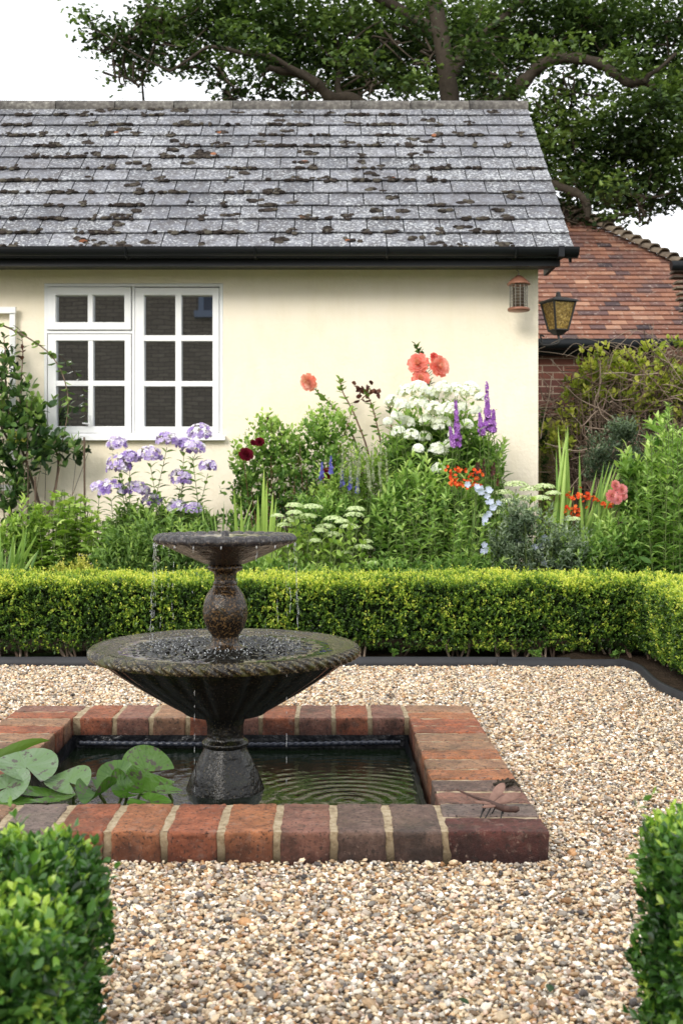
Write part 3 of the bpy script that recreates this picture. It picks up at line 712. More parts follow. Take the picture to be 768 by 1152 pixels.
for px in (142, 287, 435, 580):
    x = W(px, 0, 7.0)[0]; mb = MB(); tube(mb, [(x, gy+gr*1.05*math.cos(a), gz+gr*1.05*math.sin(a)) for a in np.linspace(0, -math.pi, 9)], .008, 6)
    box(mb, (x-.012, gy+.03, gz-.06), (x+.012, 7.076, gz-.02)); mb.build('bracket', M['black'], gt)

# window
FYw = 7.41
def wp(px, py, y=FYw): p = W(px, py, 7.4); return p[0], p[2]
mb = MB()
def bar(mb, pxa, pya, pxb, pyb, y0, y1):
    xa, za = wp(pxa, pya); xb, zb = wp(pxb, pyb); box(mb, (xa, y0, zb), (xb, y1, za))
bar(mb, 50.2, 319, 250.8, 322.5, 7.398, 7.45); bar(mb, 50.2, 487.5, 250.8, 491.7, 7.392, 7.45)
bar(mb, 50.2, 322.5, 53.2, 487.5, 7.398, 7.45); bar(mb, 247, 322.5, 250.8, 487.5, 7.398, 7.45)
bar(mb, 148.6, 322.5, 151.6, 487.5, 7.4, 7.45); bar(mb, 53.2, 371.8, 148.6, 375, 7.4, 7.45)
wf = mb.build('window', M['white'], ct, False)
def casement(x0, y0, x1, y1, xs, ys, yf, tn):
    """frame with glazing bars; xs, ys = pairs of pane edges; panes are sub-parts too"""
    mb = MB(); 
    bar(mb, x0, y0, x1, ys[0][0], yf, 7.446); bar(mb, x0, ys[-1][1], x1, y1, yf, 7.446)
    bar(mb, x0, ys[0][0], xs[0][0], ys[-1][1], yf, 7.446); bar(mb, xs[-1][1], ys[0][0], x1, ys[-1][1], yf, 7.446)
    for a, b in zip(xs[:-1], xs[1:]): bar(mb, a[1], ys[0][0], b[0], ys[-1][1], yf+.004, 7.446)
    for a, b in zip(ys[:-1], ys[1:]):
        for q in xs: bar(mb, q[0], a[1], q[1], b[0], yf+.004, 7.446)
    mb.build('casement', M['white'], wf, False)
    for q in xs:
        for r_ in ys:
            g = MB(); xa, za = wp(q[0]-1, r_[0]-1); xb, zb = wp(q[1]+1, r_[1]+1)
            dx, dz = random.uniform(-.0007, .0007), random.uniform(-.0006, .0006)
            g.add([(xa, 7.432+dx, zb), (xb, 7.432-dx, zb), (xb, 7.432-dx+dz, za), (xa, 7.432+dx+dz, za)], [(0, 1, 2, 3)]); g.build('pane', M['glass'], wf, False)
casement(54, 323.5, 147.8, 371, [(63.3, 99.4), (104.8, 140.6)], [(332, 362.8)], 7.385, 0)
casement(54.2, 376, 147.6, 487, [(63.3, 99.4), (104.8, 140.6)], [(383, 428.3), (434, 479.5)], 7.397, 0)
casement(152.5, 324, 246.5, 487, [(162.3, 197.6), (204, 239.4)], [(332, 377.3), (383.6, 428.8), (434.6, 480)], 7.39, 0)
mb = MB(); xa, za = wp(46, 490.5); xb, zb = wp(254, 495.5); box(mb, (xa, 7.345, zb), (xb, 7.41, za)); mb.build('sill', M['white'], wf, False)
mb = MB(); box(mb, (wx0-.01, 7.446, wz0-.02), (wx1+.01, 7.46, wz1+.02)); mb.build('backing_board', M['darkcore'], wf, False)
mb = MB(); a = W(102, 477, 7.38); tube(mb, [a, a+[0, -.01, .03], a+[.0, -.015, .055]], .006, 6); tube(mb, [a+[-.0, -.005, 0], a+[-.05, -.014, .004]], .005, 6); mb.build('latch', M['white'], wf)

# ================================================================== neighbouring brick building with clay tile roof
nb = thing('brick_outbuilding', 'red brick outbuilding with hipped clay tile roof behind the cottage', 'outbuilding', (3.4, 12.15, 0))
NX = 5.3; E0 = np.array([0, 12.0, 2.34]); up_ = np.array([0, 2.39, 1.97]); LN = np.linalg.norm(up_); uu = up_/LN; n2 = np.array([0, -uu[2], uu[1]]); RUN = 3.0
LT = LN*RUN/2.39
mb = MB(); box(mb, (.2, 12.15, -.05), (NX-.15, 16, 2.3)); mb.build('wall', M['brick_far'], nb, False)
mb = MB(); g2 = .098; nrow = int(LT/g2)
rowtone = [random.gauss(0, .08) for _ in range(nrow+1)]
for r_ in range(nrow):
    s0 = r_*g2; t_ = s0*2.39/LN; xr = NX-t_; x = .3+(r_ % 2)*.083
    while x < xr:
        x1 = min(x+.162, xr+.02)
        l = random.uniform(0, .006); cv = .004
        tn = random.gauss(.5, .17)+rowtone[r_]
        if mnoise.noise(Vector((x*1.1, r_*.16, 2))) > .25: tn -= .22
        P = []
        for dz in (-.012, 0):
            for (xx, ss, lf) in ((x, s0, .03+l), (x1, s0, .03+l), (x1, s0+g2*1.2, .012), (x, s0+g2*1.2, .012)):
                P.append(np.array([xx, E0[1], E0[2]])+uu*ss+n2*(lf+dz))
        hexa(mb, P, min(1, max(0, tn))); x += .166
q = lambda s, n_, x: tuple(np.array([x, E0[1], E0[2]])+uu*s+n2*n_)
mb.add([q(0, 0, .3), q(0, 0, NX), q(LT, 0, NX-RUN), q(LT, 0, .3)], [(0, 1, 2, 3)], .2)
apex = np.array(q(LT, 0, NX-RUN)); mb.add([q(0, 0, NX), (NX, 12+2*RUN, E0[2]), tuple(apex)], [(0, 1, 2)], .4)
mb.add([(NX, 12+2*RUN, E0[2]), (.3, 12+2*RUN, E0[2]), (.3, apex[1], apex[2]), tuple(apex)], [(0, 1, 2, 3)], .4)
nr = mb.build('roof', M['tile'], nb, False)
mb = MB(); c0 = np.array(q(0, 0, NX)); dv = apex-c0; Lh = np.linalg.norm(dv); dh = dv/Lh
kk = int(Lh/.14)
for k in range(kk):
    p0 = c0+dh*(k*.14); p1 = p0+dh*.22
    p0 = p0+np.array([0, 0, .075]); p1 = p1+np.array([0, 0, .035])
    sd = unit(np.cross(dh, [0, 0, 1])); nu = np.cross(sd, dh)
    P = []; th = np.linspace(R(-10), R(190), 9)
    for pp, rr in ((p0, .125), (p1, .06)):
        for a in th: P.append(pp+sd*rr*math.cos(a)+nu*rr*.6*math.sin(a))
    P2 = [x_-nu*.018 for x_ in P[:9]]
    V = P+P2
    F = [(k2, k2+1, k2+10, k2+9) for k2 in range(8)]+[(k2, k2+18, k2+19, k2+1) for k2 in range(8)]
    mb.add(V, F, random.gauss(.5, .2))
mb.build('hip_tiles', M['hip'], nr, False)
mb = MB(); tube(mb, [(.2, 11.94, 2.3), (NX+.05, 11.94, 2.3)], .06, 10); box(mb, (.2, 12.0, 2.2), (NX-.02, 12.149, 2.3)); mb.build('gutter', M['black'], nb)
# a lower mossy lean-to roof end beside it
lt = thing('mossy_outhouse', 'low outhouse with mossy brown tile roof at the right edge of the photo', 'outhouse', (3.9, 11.4, 0))
mb = MB()
pa = W(756, 300, 11.2)
for r_ in range(12):
    for k in range(12):
        x = pa[0]+.03+k*.165-(r_ % 2)*.02; yy = pa[1]+r_*.0; z = pa[2]-.02-r_*.062
        box(mb, (x, 11.25-r_*.05, z-.02), (x+.16, 11.40-r_*.05, z), random.gauss(.35, .15))
mb.build('roof', M['hip'], lt, False)
mb = MB(); box(mb, (pa[0]+.06, 11.45, -.05), (6.2, 11.6, pa[2]-.75)); mb.build('wall', M['brick_far'], lt, False)
mb = MB(); tube(mb, [(pa[0]-.03, 11.15, pa[2]), (6.2, 11.15, pa[2])], .05, 10); mb.build('gutter', M['black'], lt)

# painted blockwork wall between the cottage and the climber
bw = MB(); box(bw, (1.40, 8.75, -.05), (W(652, 0, 8.75)[0], 8.9, W(0, 468, 8.75)[2]))
tag(bw.build('garden_wall', M['block'], None, False), 'yellowish painted blockwork wall just past the cottage corner', 'wall')

# brick house on the other side of the garden: the window panes mirror it
bh = thing('brick_house', 'brown brick house across the garden mirrored in the window panes', 'house', (-4, -6, 0))
mb = MB(); box(mb, (-8, -9, -.05), (-.9, -6, 5.0)); mb.build('wall', M['brick_behind'], bh, False)
mb = MB(); xw0, xw1, zw0, zw1 = -2.39, -1.6, 3.97, 4.62
M['bluegrey2'] = tonemat('far_pane', [(0, (.03, .04, .07)), (1, (.07, .09, .15))], .4); M['bluegrey'] = tonemat('blue_grey_paint', [(0, (.12, .16, .25)), (1, (.2, .25, .36))], .5)
box(mb, (xw0, -6.03+.0, zw0), (xw0+.1, -5.95, zw1)); box(mb, (xw1-.1, -6.03, zw0), (xw1, -5.95, zw1)); box(mb, (xw0-.08, -6.03, zw0-.1), (xw1+.08, -5.9, zw0)); box(mb, (xw0, -6.03, zw1), (xw1, -5.95, zw1+.08)); box(mb, ((xw0+xw1)/2-.03, -6.03, zw0), ((xw0+xw1)/2+.03, -5.96, zw1))
ww = mb.build('window', M['bluegrey'], bh, False); mb = MB(); box(mb, (xw0+.1, -5.996, zw0), (xw1-.1, -5.99, zw1)); mb.build('pane', M['bluegrey2'], ww, False)
mb = MB(); mb.add([(-8.3, -5.7, 4.9), (-.6, -5.7, 4.9), (-.6, -7.5, 6.3), (-8.3, -7.5, 6.3), (-8.3, -9.3, 4.9), (-.6, -9.3, 4.9)], [(0, 1, 2, 3), (3, 2, 5, 4)], .3); mb.build('roof', M['tile'], bh, False)

# ================================================================== bird feeder, lantern, trellis, cane
bf = thing('bird_feeder', 'copper topped wire bird feeder hanging from the eaves at the cottage corner', 'bird feeder', W(583, 350, 7.2))
c = W(583, 350, 7.2); s_ = 1/178.
M['copper'] = tonemat('copper_brown', [(0, (.2, .085, .05)), (1, (.36, .17, .11))], .5, .5, 20, .8, metal=.2)
M['steel'] = tonemat('dull_steel', [(0, (.12, .11, .09)), (1, (.3, .28, .24))], .4, .5, 20, .8, metal=.7)
M['seed'] = tonemat('bird_seed', [(0, (.03, .025, .02)), (1, (.14, .1, .06))], .8, .3, 120, 1.4, .8, 200, .01)
mb = MB(); lathe(mb, [(.001, .228), (.012, .226), (.03, .214), (.062, .186), (.074, .172), (.074, .167), (.001, .172)], c, 28); mb.build('lid', M['copper'], bf)
mb = MB(); lathe(mb, [(.001, .0), (.066, .0), (.07, .006), (.07, .016), (.064, .02), (.001, .018)], c, 28); mb.build('tray', M['copper'], bf)
mb = MB()
for k in range(12):
    a = k*math.pi/6; tube(mb, [c+[.056*math.cos(a), .056*math.sin(a), .016], c+[.056*math.cos(a), .056*math.sin(a), .175]], .0024, 5)
for z in np.linspace(.04, .16, 7): tube(mb, [c+[.056*math.cos(a), .056*math.sin(a), z] for a in np.linspace(0, 2*math.pi, 25)], .0016, 5)
mb.build('cage', M['steel'], bf)
mb = MB(); lathe(mb, [(.001, .018), (.034, .018), (.034, .15), (.001, .155)], c, 20); mb.build('seed_core', M['seed'], bf)
mb = MB(); tube(mb, smoothpath([c+[0, 0, .226], c+[0, 0, .25], c+[-.012, 0, .262], c+[-.008, 0, .285], c+[.012, 0, .29], c+[.018, 0, .28]], 5), .003, 5); mb.build('hook', M['steel'], bf)

ln = thing('wall_lantern', 'black iron lantern with amber glass bracketed to the cottage corner', 'lantern', W(607, 385, 7.5))
c = W(627.5, 377, 7.5)
M['iron'] = tonemat('black_iron', [(0, (.008, .008, .008)), (1, (.035, .032, .03))], .5, .5, 30, .7)
m, t, p, o_ = newmat('amber_glass'); n = tex(t, 60, 4, .6, dist=1)
t.links.new(ramp(t, n, [(.3, (.08, .045, .01)), (.5, (.27, .17, .035)), (.7, (.6, .43, .13))]), p.inputs['Base Color']); p.inputs['Roughness'].default_value = .2; bump(t, p, n, .8, .01); M['amber'] = m
def frus(mb, r0, z0, r1, z1, tone=.5, closed=True, rot=.35):
    P = []
    for r_, z_ in ((r0, z0), (r1, z1)):
        for k in range(4): a = rot+math.pi/4+k*math.pi/2; P.append(c+np.array([r_*math.cos(a), r_*math.sin(a), z_]))
    F = [(0, 1, 5, 4), (1, 2, 6, 5), (2, 3, 7, 6), (3, 0, 4, 7)]+([(0, 3, 2, 1), (4, 5, 6, 7)] if closed else [])
    mb.add(P, F, tone)
mb = MB(); frus(mb, .062, .03, .112, .215); mb.build('glass', M['amber'], ln, False)
mb = MB()
for k in range(4):
    a = .35+math.pi/4+k*math.pi/2
    tube(mb, [c+np.array([.064*math.cos(a), .064*math.sin(a), .028]), c+np.array([.116*math.cos(a), .116*math.sin(a), .218])], .0075, 5)
    a2 = a+math.pi/2
    for r_, z_ in ((.064, .03), (.116, .215)): tube(mb, [c+np.array([r_*math.cos(a), r_*math.sin(a), z_]), c+np.array([r_*math.cos(a2), r_*math.sin(a2), z_])], .007, 5)
frus(mb, .03, .0, .066, .028); mb.build('frame', M['iron'], ln, False)
mb = MB(); frus(mb, .135, .216, .13, .226); frus(mb, .13, .226, .05, .246); frus(mb, .02, .246, .012, .285); mb.build('cap', M['iron'], ln, False)
mb = MB(); wall_pt = np.array([HX1+.003, 7.5, c[2]-.02])
tube(mb, smoothpath([wall_pt, wall_pt+[.05, 0, -.045], c+[0, 0, -.05], c+[0, 0, .002]], 7), .009, 6); tube(mb, smoothpath([wall_pt+[0, 0, -.06], wall_pt+[.04, 0, -.03], wall_pt+[.03, 0, .02], wall_pt+[.055, 0, .01]], 6), .006, 6)
box(mb, (HX1+.001, 7.47, c[2]-.1), (HX1+.012, 7.53, c[2]+.03)); mb.build('bracket', M['iron'], ln)

tr_ = thing('trellis', 'white painted wooden trellis fixed to the wall behind the climbing rose', 'trellis', W(5, 560, 7.37))
mb = MB()
def tb(x0, y0, x1, y1, d=0):
    a = W(x0, y1, 7.37); b_ = W(x1, y0, 7.37); box(mb, (a[0], 7.35-d, a[2]), (b_[0], 7.38-d, b_[2]))
tb(12, 350, 18, 555, 0)
for y0 in (346, 394, 545): tb(-60, y0, 19, y0+7, .012)
tb(-45, 350, -39, 555, 0)
mb.build('slats', M['white'], tr_, False)
# a small white box low on the wall
# ================================================================== box hedges
def hedge(name, label, x0, x1, y0, y1, h, n_shoot, L, S, T, mat, toff=0., base_twigs=30, group=None, sides='fblrt', lump=.02, bz=.05, r=.07, lowsparse=True):
    root = thing(name, label, 'hedge', ((x0+x1)/2, (y0+y1)/2, 0), group)
    faces = {'t': ((x1-x0)*(y1-y0)), 'f': (x1-x0)*h, 'b': (x1-x0)*h*.4, 'l': (y1-y0)*h, 'r': (y1-y0)*h}
    fs = [f for f in faces if f in sides]; wts = np.array([faces[f] for f in fs]); wts /= wts.sum()
    pick = rng.choice(len(fs), n_shoot, p=wts); A, B = rng.random(n_shoot), rng.random(n_shoot)
    P = np.zeros((n_shoot, 3)); 
    for k, f in enumerate(fs):
        q = pick == k; a, b = A[q], B[q]
        if f == 't': P[q] = np.stack([x0+(x1-x0)*a, y0+(y1-y0)*b, np.full(len(a), h)], 1)
        elif f in 'fb': P[q] = np.stack([x0+(x1-x0)*a, np.full(len(a), y0 if f == 'f' else y1), bz+(h-bz)*b], 1)
        else: P[q] = np.stack([np.full(len(a), x0 if f == 'l' else x1), y0+(y1-y0)*a, bz+(h-bz)*b], 1)
    lo = np.array([x0+r, y0+r, -1.]); hi = np.array([x1-r, y1-r, h-r])
    inner = np.clip(P, lo, hi); N = unit(P-inner); P = inner+N*r
    lum = vn(P, 5.5, 1)*lump + vn(P, 17, 5)*lump*.6
    depth = -np.abs(rng.normal(0, .018, n_shoot))*(L/.035)
    taper = np.clip((.1-P[:, 2])/.1, 0, 1)*.03          # leaves thin out and pull back at the foot
    P = P + N*(lum+depth-taper)[:, None]
    stray = (rng.random(n_shoot) < .07)*rng.uniform(.005, .03, n_shoot)*(L/.035); P = P + (N*.6+np.array([0, 0, .5]))*stray[:, None]
    D = N*.75 + np.array([0, 0, .5]) + rng.normal(0, .45, (n_shoot, 3))
    patch = vn(P, 7, 9)*.5 + vn(P, 23, 3)*.3
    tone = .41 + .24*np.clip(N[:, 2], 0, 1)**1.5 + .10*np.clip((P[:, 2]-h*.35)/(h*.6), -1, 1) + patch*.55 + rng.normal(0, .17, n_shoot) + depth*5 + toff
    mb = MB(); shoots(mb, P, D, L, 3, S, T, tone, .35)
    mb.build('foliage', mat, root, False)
    mb = MB(); g = .045     # near-black solid core, painting the shade seen between the leaves
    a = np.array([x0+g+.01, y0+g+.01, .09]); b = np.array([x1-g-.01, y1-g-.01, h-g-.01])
    rbox(mb, (a+b)/2, (b-a), .05, 14, .006, .4); mb.build('dark_core', M['darkcore'], root)
    mb = MB()
    for k in range(base_twigs):
        x = random.uniform(x0+.03, x1-.03); y = y0+random.uniform(.05, .16) if 'f' in sides else random.uniform(y0, y1)
        if 'l' in sides and random.random() < (y1-y0)/(y1-y0+x1-x0): x = x0+random.uniform(.05, .15); y = random.uniform(y0+.04, y1-.04)
        for q in range(2): tube(mb, smoothpath([(x, y, -.02), (x+random.gauss(0, .02), y-.0, .07), (x+random.gauss(0, .05), y-random.uniform(-.02, .04), .16)], 3), [.006]*3+[.005]*3+[.003], 5, random.random())
    build_each(mb, 'stem', M['twig'], root, 45, 'stems')
    return root
hedge('box_hedge', 'long low clipped box hedge running behind the fountain below the flower bed', -2.6, 1.46, 5.24, 5.74, .385, 30000, .034, .0165, T_SMALL, M['boxleaf'], .05, 60)
hedge('box_hedge', 'clipped box hedge turning toward the viewer along the right side of the gravel', 1.405, 1.95, 3.0, 5.62, .385, 15000, .034, .0165, T_SMALL, M['boxleaf'], .05, 40, sides='flt')
hedge('box_hedge', 'rounded box hedge in the bottom left corner of the foreground', -1.0, -.272, 1.10, 1.47, .368, 9000, .042, .0185, T_BOX, M['boxleaf_near'], -.03, 6, r=.08, sides='frtb', lump=.025)
hedge('box_hedge', 'clipped box hedge end at the bottom right edge of the foreground', .392, 1.0, 1.16, 1.50, .395, 7000, .04, .0175, T_BOX, M['boxleaf_near'], -.02, 6, r=.05, sides='flbt', lump=.015)

# black edging strip along the foot of the hedges
ed = thing('garden_edging', 'thin black edging strip holding the gravel back from the hedges', 'edging', (0, 5.12, 0))
mb = MB()
def strip(mb, pts, z0, z1, th):
    P = smoothpath(pts, 10); T = unit(np.gradient(P, axis=0)); Nn = np.stack([-T[:, 1], T[:, 0], np.zeros(len(T))], 1)
    m_ = len(P); V = np.concatenate([P+Nn*th/2+[0, 0, z1], P-Nn*th/2+[0, 0, z1], P-Nn*th/2+[0, 0, z0], P+Nn*th/2+[0, 0, z0]])
    i = np.arange(m_-1); F = np.concatenate([np.stack([i+k*m_, i+1+k*m_, i+1+((k+1) % 4)*m_, i+((k+1) % 4)*m_], 1) for k in range(4)]); mb.add(V, F, .5)
strip(mb, [(-3, 5.12, 0), (-1.6, 5.13, 0), (0, 5.12, .002), (.8, 5.125, 0), (1.08, 5.11, 0)], -.03, .034, .022)
strip(mb, [(.75, 5.085, 0), (1.2, 5.085, 0), (1.31, 5.09, 0)], -.03, .03, .02)
strip(mb, [(1.305, 5.10, 0), (1.335, 4.9, 0), (1.30, 4.5, 0), (1.335, 4.1, 0), (1.36, 3.4, 0), (1.36, 2.9, 0)], -.03, .032, .02)
mb.build('strip', M['edging'], ed)

# ================================================================== plants in the bed
G_ = dict(
 mid=[(0, (0.015, 0.0375, 0.01)), (.35, (0.075, 0.15, 0.0375)), (.7, (0.225, 0.3625, 0.0875)), (1, (0.475, 0.625, 0.175))],
 lime=[(0, (0.0336, 0.0672, 0.0112)), (.35, (0.1568, 0.28, 0.0504)), (.7, (0.3808, 0.5376, 0.112)), (1, (0.6496, 0.7616, 0.2464))],
 fresh=[(0, (0.0168, 0.054, 0.012)), (.35, (0.096, 0.204, 0.042)), (.7, (0.288, 0.456, 0.108)), (1, (0.576, 0.72, 0.24))],
 dark=[(0, (0.0104, 0.026, 0.0104)), (.4, (0.039, 0.091, 0.0286)), (.75, (0.13, 0.234, 0.065)), (1, (0.312, 0.442, 0.13))],
 grey=[(0, (0.024, 0.042, 0.0216)), (.4, (0.096, 0.144, 0.084)), (.75, (0.24, 0.312, 0.204)), (1, (0.48, 0.552, 0.408))],
 yellow=[(0, (.06, .1, .01)), (.4, (.25, .3, .04)), (.75, (.5, .5, .09)), (1, (.75, .68, .2))],
 vine=[(0, (.02, .03, .008)), (.35, (.10, .14, .02)), (.7, (.35, .42, .06)), (1, (.62, .62, .14))],
 wine=[(0, (.02, .008, .008)), (.5, (.09, .03, .03)), (1, (.2, .08, .05))],
 oak=[(0, (.008, .016, .004)), (.28, (.031, .062, .016)), (.55, (.105, .17, .042)), (1, (.28, .38, .095))])
for k, v in G_.items(): M['l_'+k] = leafmat('leaf_'+k, v, .35 if k != 'oak' else .3, .5 if k != 'dark' else .35, .35, 4 if k != 'oak' else 1)
M['stem_green'] = tonemat('green_stem', [(0, (.03, .05, .015)), (1, (.16, .22, .06))], .6, .3, 10, .6)
M['stem_red'] = tonemat('red_stem', [(0, (.07, .03, .02)), (1, (.25, .12, .07))], .6, .3, 10, .6)
def flmat(name, stops): return leafmat(name, stops, .3, .6, .2, 40)
M['f_lilac'] = flmat('lilac', [(0, (.2, .11, .42)), (.35, (.42, .3, .68)), (.7, (.66, .57, .85)), (1, (.9, .87, .95))])
M['f_white'] = flmat('white_petal', [(0, (.62, .66, .6)), (.4, (.82, .84, .82)), (1, (.9, .9, .9))])
M['f_coral'] = flmat('coral', [(0, (.7, .09, .09)), (.3, (.88, .22, .2)), (.55, (.94, .45, .40)), (.8, (.96, .66, .60)), (1, (.97, .82, .76))])
M['f_pink'] = flmat('pink', [(0, (.7, .15, .2)), (.5, (.85, .35, .4)), (1, (.95, .7, .7))])
M['f_dred'] = flmat('dark_red', [(0, (.1, .005, .015)), (1, (.3, .02, .05))])
M['f_purple'] = flmat('purple', [(0, (.22, .06, .35)), (.5, (.4, .16, .58)), (1, (.62, .35, .75))])
M['f_blue'] = flmat('blue', [(0, (.08, .08, .4)), (1, (.25, .25, .7))])
M['f_pblue'] = flmat('pale_blue', [(0, (.4, .45, .75)), (1, (.75, .8, .95))])
M['f_orange'] = flmat('orange_red', [(0, (.5, .03, .01)), (.5, (.8, .1, .03)), (1, (.95, .3, .08))])
M['f_sedum'] = flmat('sedum', [(0, (.3, .42, .16)), (.5, (.6, .7, .38)), (1, (.85, .9, .65))])
M['f_brown'] = flmat('seedhead', [(0, (.12, .08, .05)), (1, (.35, .28, .18))])
M['f_veron'] = flmat('unopened_spire', [(0, (.22, .26, .15)), (1, (.48, .52, .36))])

def petals(mb, C, N, n_each, S, tone, tilt=.35, T=T_PETAL):
    """n_each petals round every centre C facing N"""
    n = len(C); N = unit(N); A = unit(np.cross(N, rdir(n))); B = np.cross(N, A)
    a0 = rng.uniform(0, 6.28, n)
    for k in range(n_each):
        a = a0+k*2*math.pi/n_each
        D = A*np.cos(a)[:, None]+B*np.sin(a)[:, None]+N*tilt
        leaves(mb, C, D, N, S, T, tone+rng.normal(0, .08, n))
def head_dome(c, Rr, n, S, tone=.5, flat=.7, up=(0, -.25, 1), tvar=.2):
    mb = MB(); d = rdir(n, -.35); d[:, 2] *= flat; d[:, 1] -= .15
    C = np.asarray(c)+d*Rr*rng.uniform(.85, 1.05, (n, 1)); 
    petals(mb, C, d+np.array(up)*.25, 5, S, np.clip(tone+rng.normal(0, tvar, n)+.25*d[:, 2], 0, 1)); return mb
def rose_bloom(c, Rr, N, tone=.5):
    mb = MB(); N = unit(np.array(N, float))
    for lay, (nn_, tl, sz) in enumerate(((7, .15, 1.0), (7, .5, .9), (6, 1.0, .75), (6, 1.8, .6), (5, 3, .5))):
        C = np.tile(np.asarray(c)-N*Rr*.25, (1, 1)); petals(mb, C+N*Rr*.06*lay, N[None], nn_, Rr*sz*1.05, tone+lay*.06-.1, tl, T_PET3)
        petals(mb, C+N*Rr*.06*lay, N[None], nn_, Rr*sz*.95, tone+lay*.06, tl*1.3+.1, T_PET3)
    return mb
def spike(c0, c1, r0, n, S, tone=.5, r1=.15, T=T_PETAL):
    mb = MB(); t_ = rng.uniform(0, 1, n)**.9; c0, c1 = np.asarray(c0, float), np.asarray(c1, float)
    a = rng.uniform(0, 6.28, n); rr = r0*(1-(1-r1)*t_)
    d = np.stack([np.cos(a), np.sin(a), np.full(n, .25)], 1)
    rr = rr*rng.uniform(.5, 1.5, n)*(1+.35*np.sin(t_*23+c0[0]*40)); C = c0+(c1-c0)*t_[:, None]+d*rr[:, None]*.6
    petals(mb, C, d, 4, S*(1-.55*t_), np.clip(tone+rng.normal(0, .2, n), 0, 1)); return mb

class Plant:
    def __init__(s, name, label, cat, px, Y, leaf, stem='stem_green', group=None):
        b = W(px, 0, Y); s.base = np.array([b[0], Y, 0.]); s.root = thing(name, label, cat, s.base, group)
        s.L = MB(); s.S = MB(); s.leafm = leaf; s.stemm = stem
    def stalk(s, px, py, Y=None, foot=None, r=.0028, bend=.04, tone=.5, via=None):
        tip = W(px, py, Y or s.base[1])
        if foot is None: foot = np.array([s.base[0]*.5+tip[0]*.5+random.gauss(0, .03), tip[1]+random.gauss(0, .04), 0])
        mid = (foot+tip)/2+np.array([random.gauss(0, bend), random.gauss(0, bend*.6), 0])
        P = smoothpath([foot, mid, tip], 6); tube(s.S, P, np.linspace(r*1.3, r*.6, len(P)), 5, tone, False); return P
    def dress(s, P, n, S, T, tone=.5, t0=.12, t1=1., pair=False, taper=.5, lift=.5, tvar=.12, droop=0.):
        """leaves along the path P"""
        t_ = np.sort(rng.uniform(t0, t1, n)) if not pair else np.repeat(np.linspace(t0, t1, max(1, n//2)), 2)
        n = len(t_); idx = t_*(len(P)-1); i = np.clip(idx.astype(int), 0, len(P)-2); f = (idx-i)[:, None]
        C = P[i]*(1-f)+P[i+1]*f; ax = unit(P[i+1]-P[i])
        a = (np.arange(n)*2.399 if not pair else np.arange(n)*math.pi+(np.arange(n)//2)*1.57)+rng.uniform(-.4, .4, n)+random.uniform(0, 6)
        sd = np.stack([np.cos(a), np.sin(a), np.zeros(n)], 1)
        D = sd+ax*(lift+.5*t_[:, None]**3)+rng.normal(0, .15, (n, 3)); D[:, 2] -= droop
        hz = C[:, 2]/max(.2, P[-1][2])  # height along the plant: low leaves get a darker tone as painted shade
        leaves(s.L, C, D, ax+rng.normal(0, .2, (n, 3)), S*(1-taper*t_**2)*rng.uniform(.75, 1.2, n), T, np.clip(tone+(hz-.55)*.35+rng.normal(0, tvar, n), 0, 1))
    def blob(s, px, py, rx, ry, Y, dy, n, S, T, tone=.5, k=2, L=.05, tvar=.12, tip=.3):
        """a lobe of leafy shoots centred where the photo shows px,py"""
        c = W(px, py, Y); q = Y/FOC; d = rdir(n)*rng.uniform(.2, 1, (n, 1))**.5
        d *= (1+.75*vn(d*1.0, 1.6, px*.37))[:, None]+(rng.random((n, 1)) < .12)*.25
        P = c+d*np.array([rx*q, dy, ry*q]); ok = P[:, 2] > .02; P, d = P[ok], d[ok]
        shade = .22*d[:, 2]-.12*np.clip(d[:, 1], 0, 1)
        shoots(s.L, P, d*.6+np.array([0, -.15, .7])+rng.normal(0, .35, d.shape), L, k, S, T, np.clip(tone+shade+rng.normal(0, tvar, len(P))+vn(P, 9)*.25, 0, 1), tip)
        for j in range(max(2, n//60)):
            p = P[j]; foot = np.array([s.base[0]+(p[0]-s.base[0])*.5, s.base[1]+(p[1]-s.base[1])*.6, 0])
            tube(s.S, smoothpath([foot, (foot+p)/2+[random.gauss(0, .04), 0, .03], p], 5), np.linspace(.004, .0015, 11), 4, random.random(), False)
    def part(s, name, mb, mat, par=None): return mb.build(name, M[mat], par or s.root, False)
    def done(s):
        if s.L.n: s.L.build('foliage', M[s.leafm], s.root, False)
        if s.S.n: build_each(s.S, 'stem', M[s.stemm], s.root, 45, 'stems')

def ip(x, pts): return float(np.interp(x, [p[0] for p in pts], [p[1] for p in pts]))

# --- left: climbing rose against the trellis
p = Plant('climbing_rose', 'dark leaved climbing rose sprawling over the trellis left of the window', 'climbing plant', 18, 7.22, 'l_dark', 'twig')
for (x, y, rx, ry, n, Y) in ((8, 452, 38, 34, 230, 7.15), (28, 492, 40, 30, 240, 7.1), (60, 497, 26, 14, 60, 7.15), (2, 410, 16, 30, 60, 7.2), (10, 545, 34, 40, 150, 7.15), (-40, 480, 60, 110, 300, 7.15), (40, 455, 18, 18, 50, 7.15), (84, 500, 18, 14, 30, 7.15)):
    p.blob(x, y, rx*1.15, ry*1.15, Y, .12, int(n*.36), .068, T_OVAL, .58, 2, .11, .22)
for pts in ([(30, 640), (48, 590), (30, 520), (12, 470), (4, 400)], [(10, 640), (14, 560), (35, 500), (50, 470)], [(30, 560), (22, 520), (2, 480), (-20, 420)], [(44, 600), (60, 560), (66, 520), (60, 500)]):
    P = smoothpath([W(a, b, 7.2) for a, b in pts], 6); tube(p.S, P, np.linspace(.012, .005, len(P)), 6, .3)
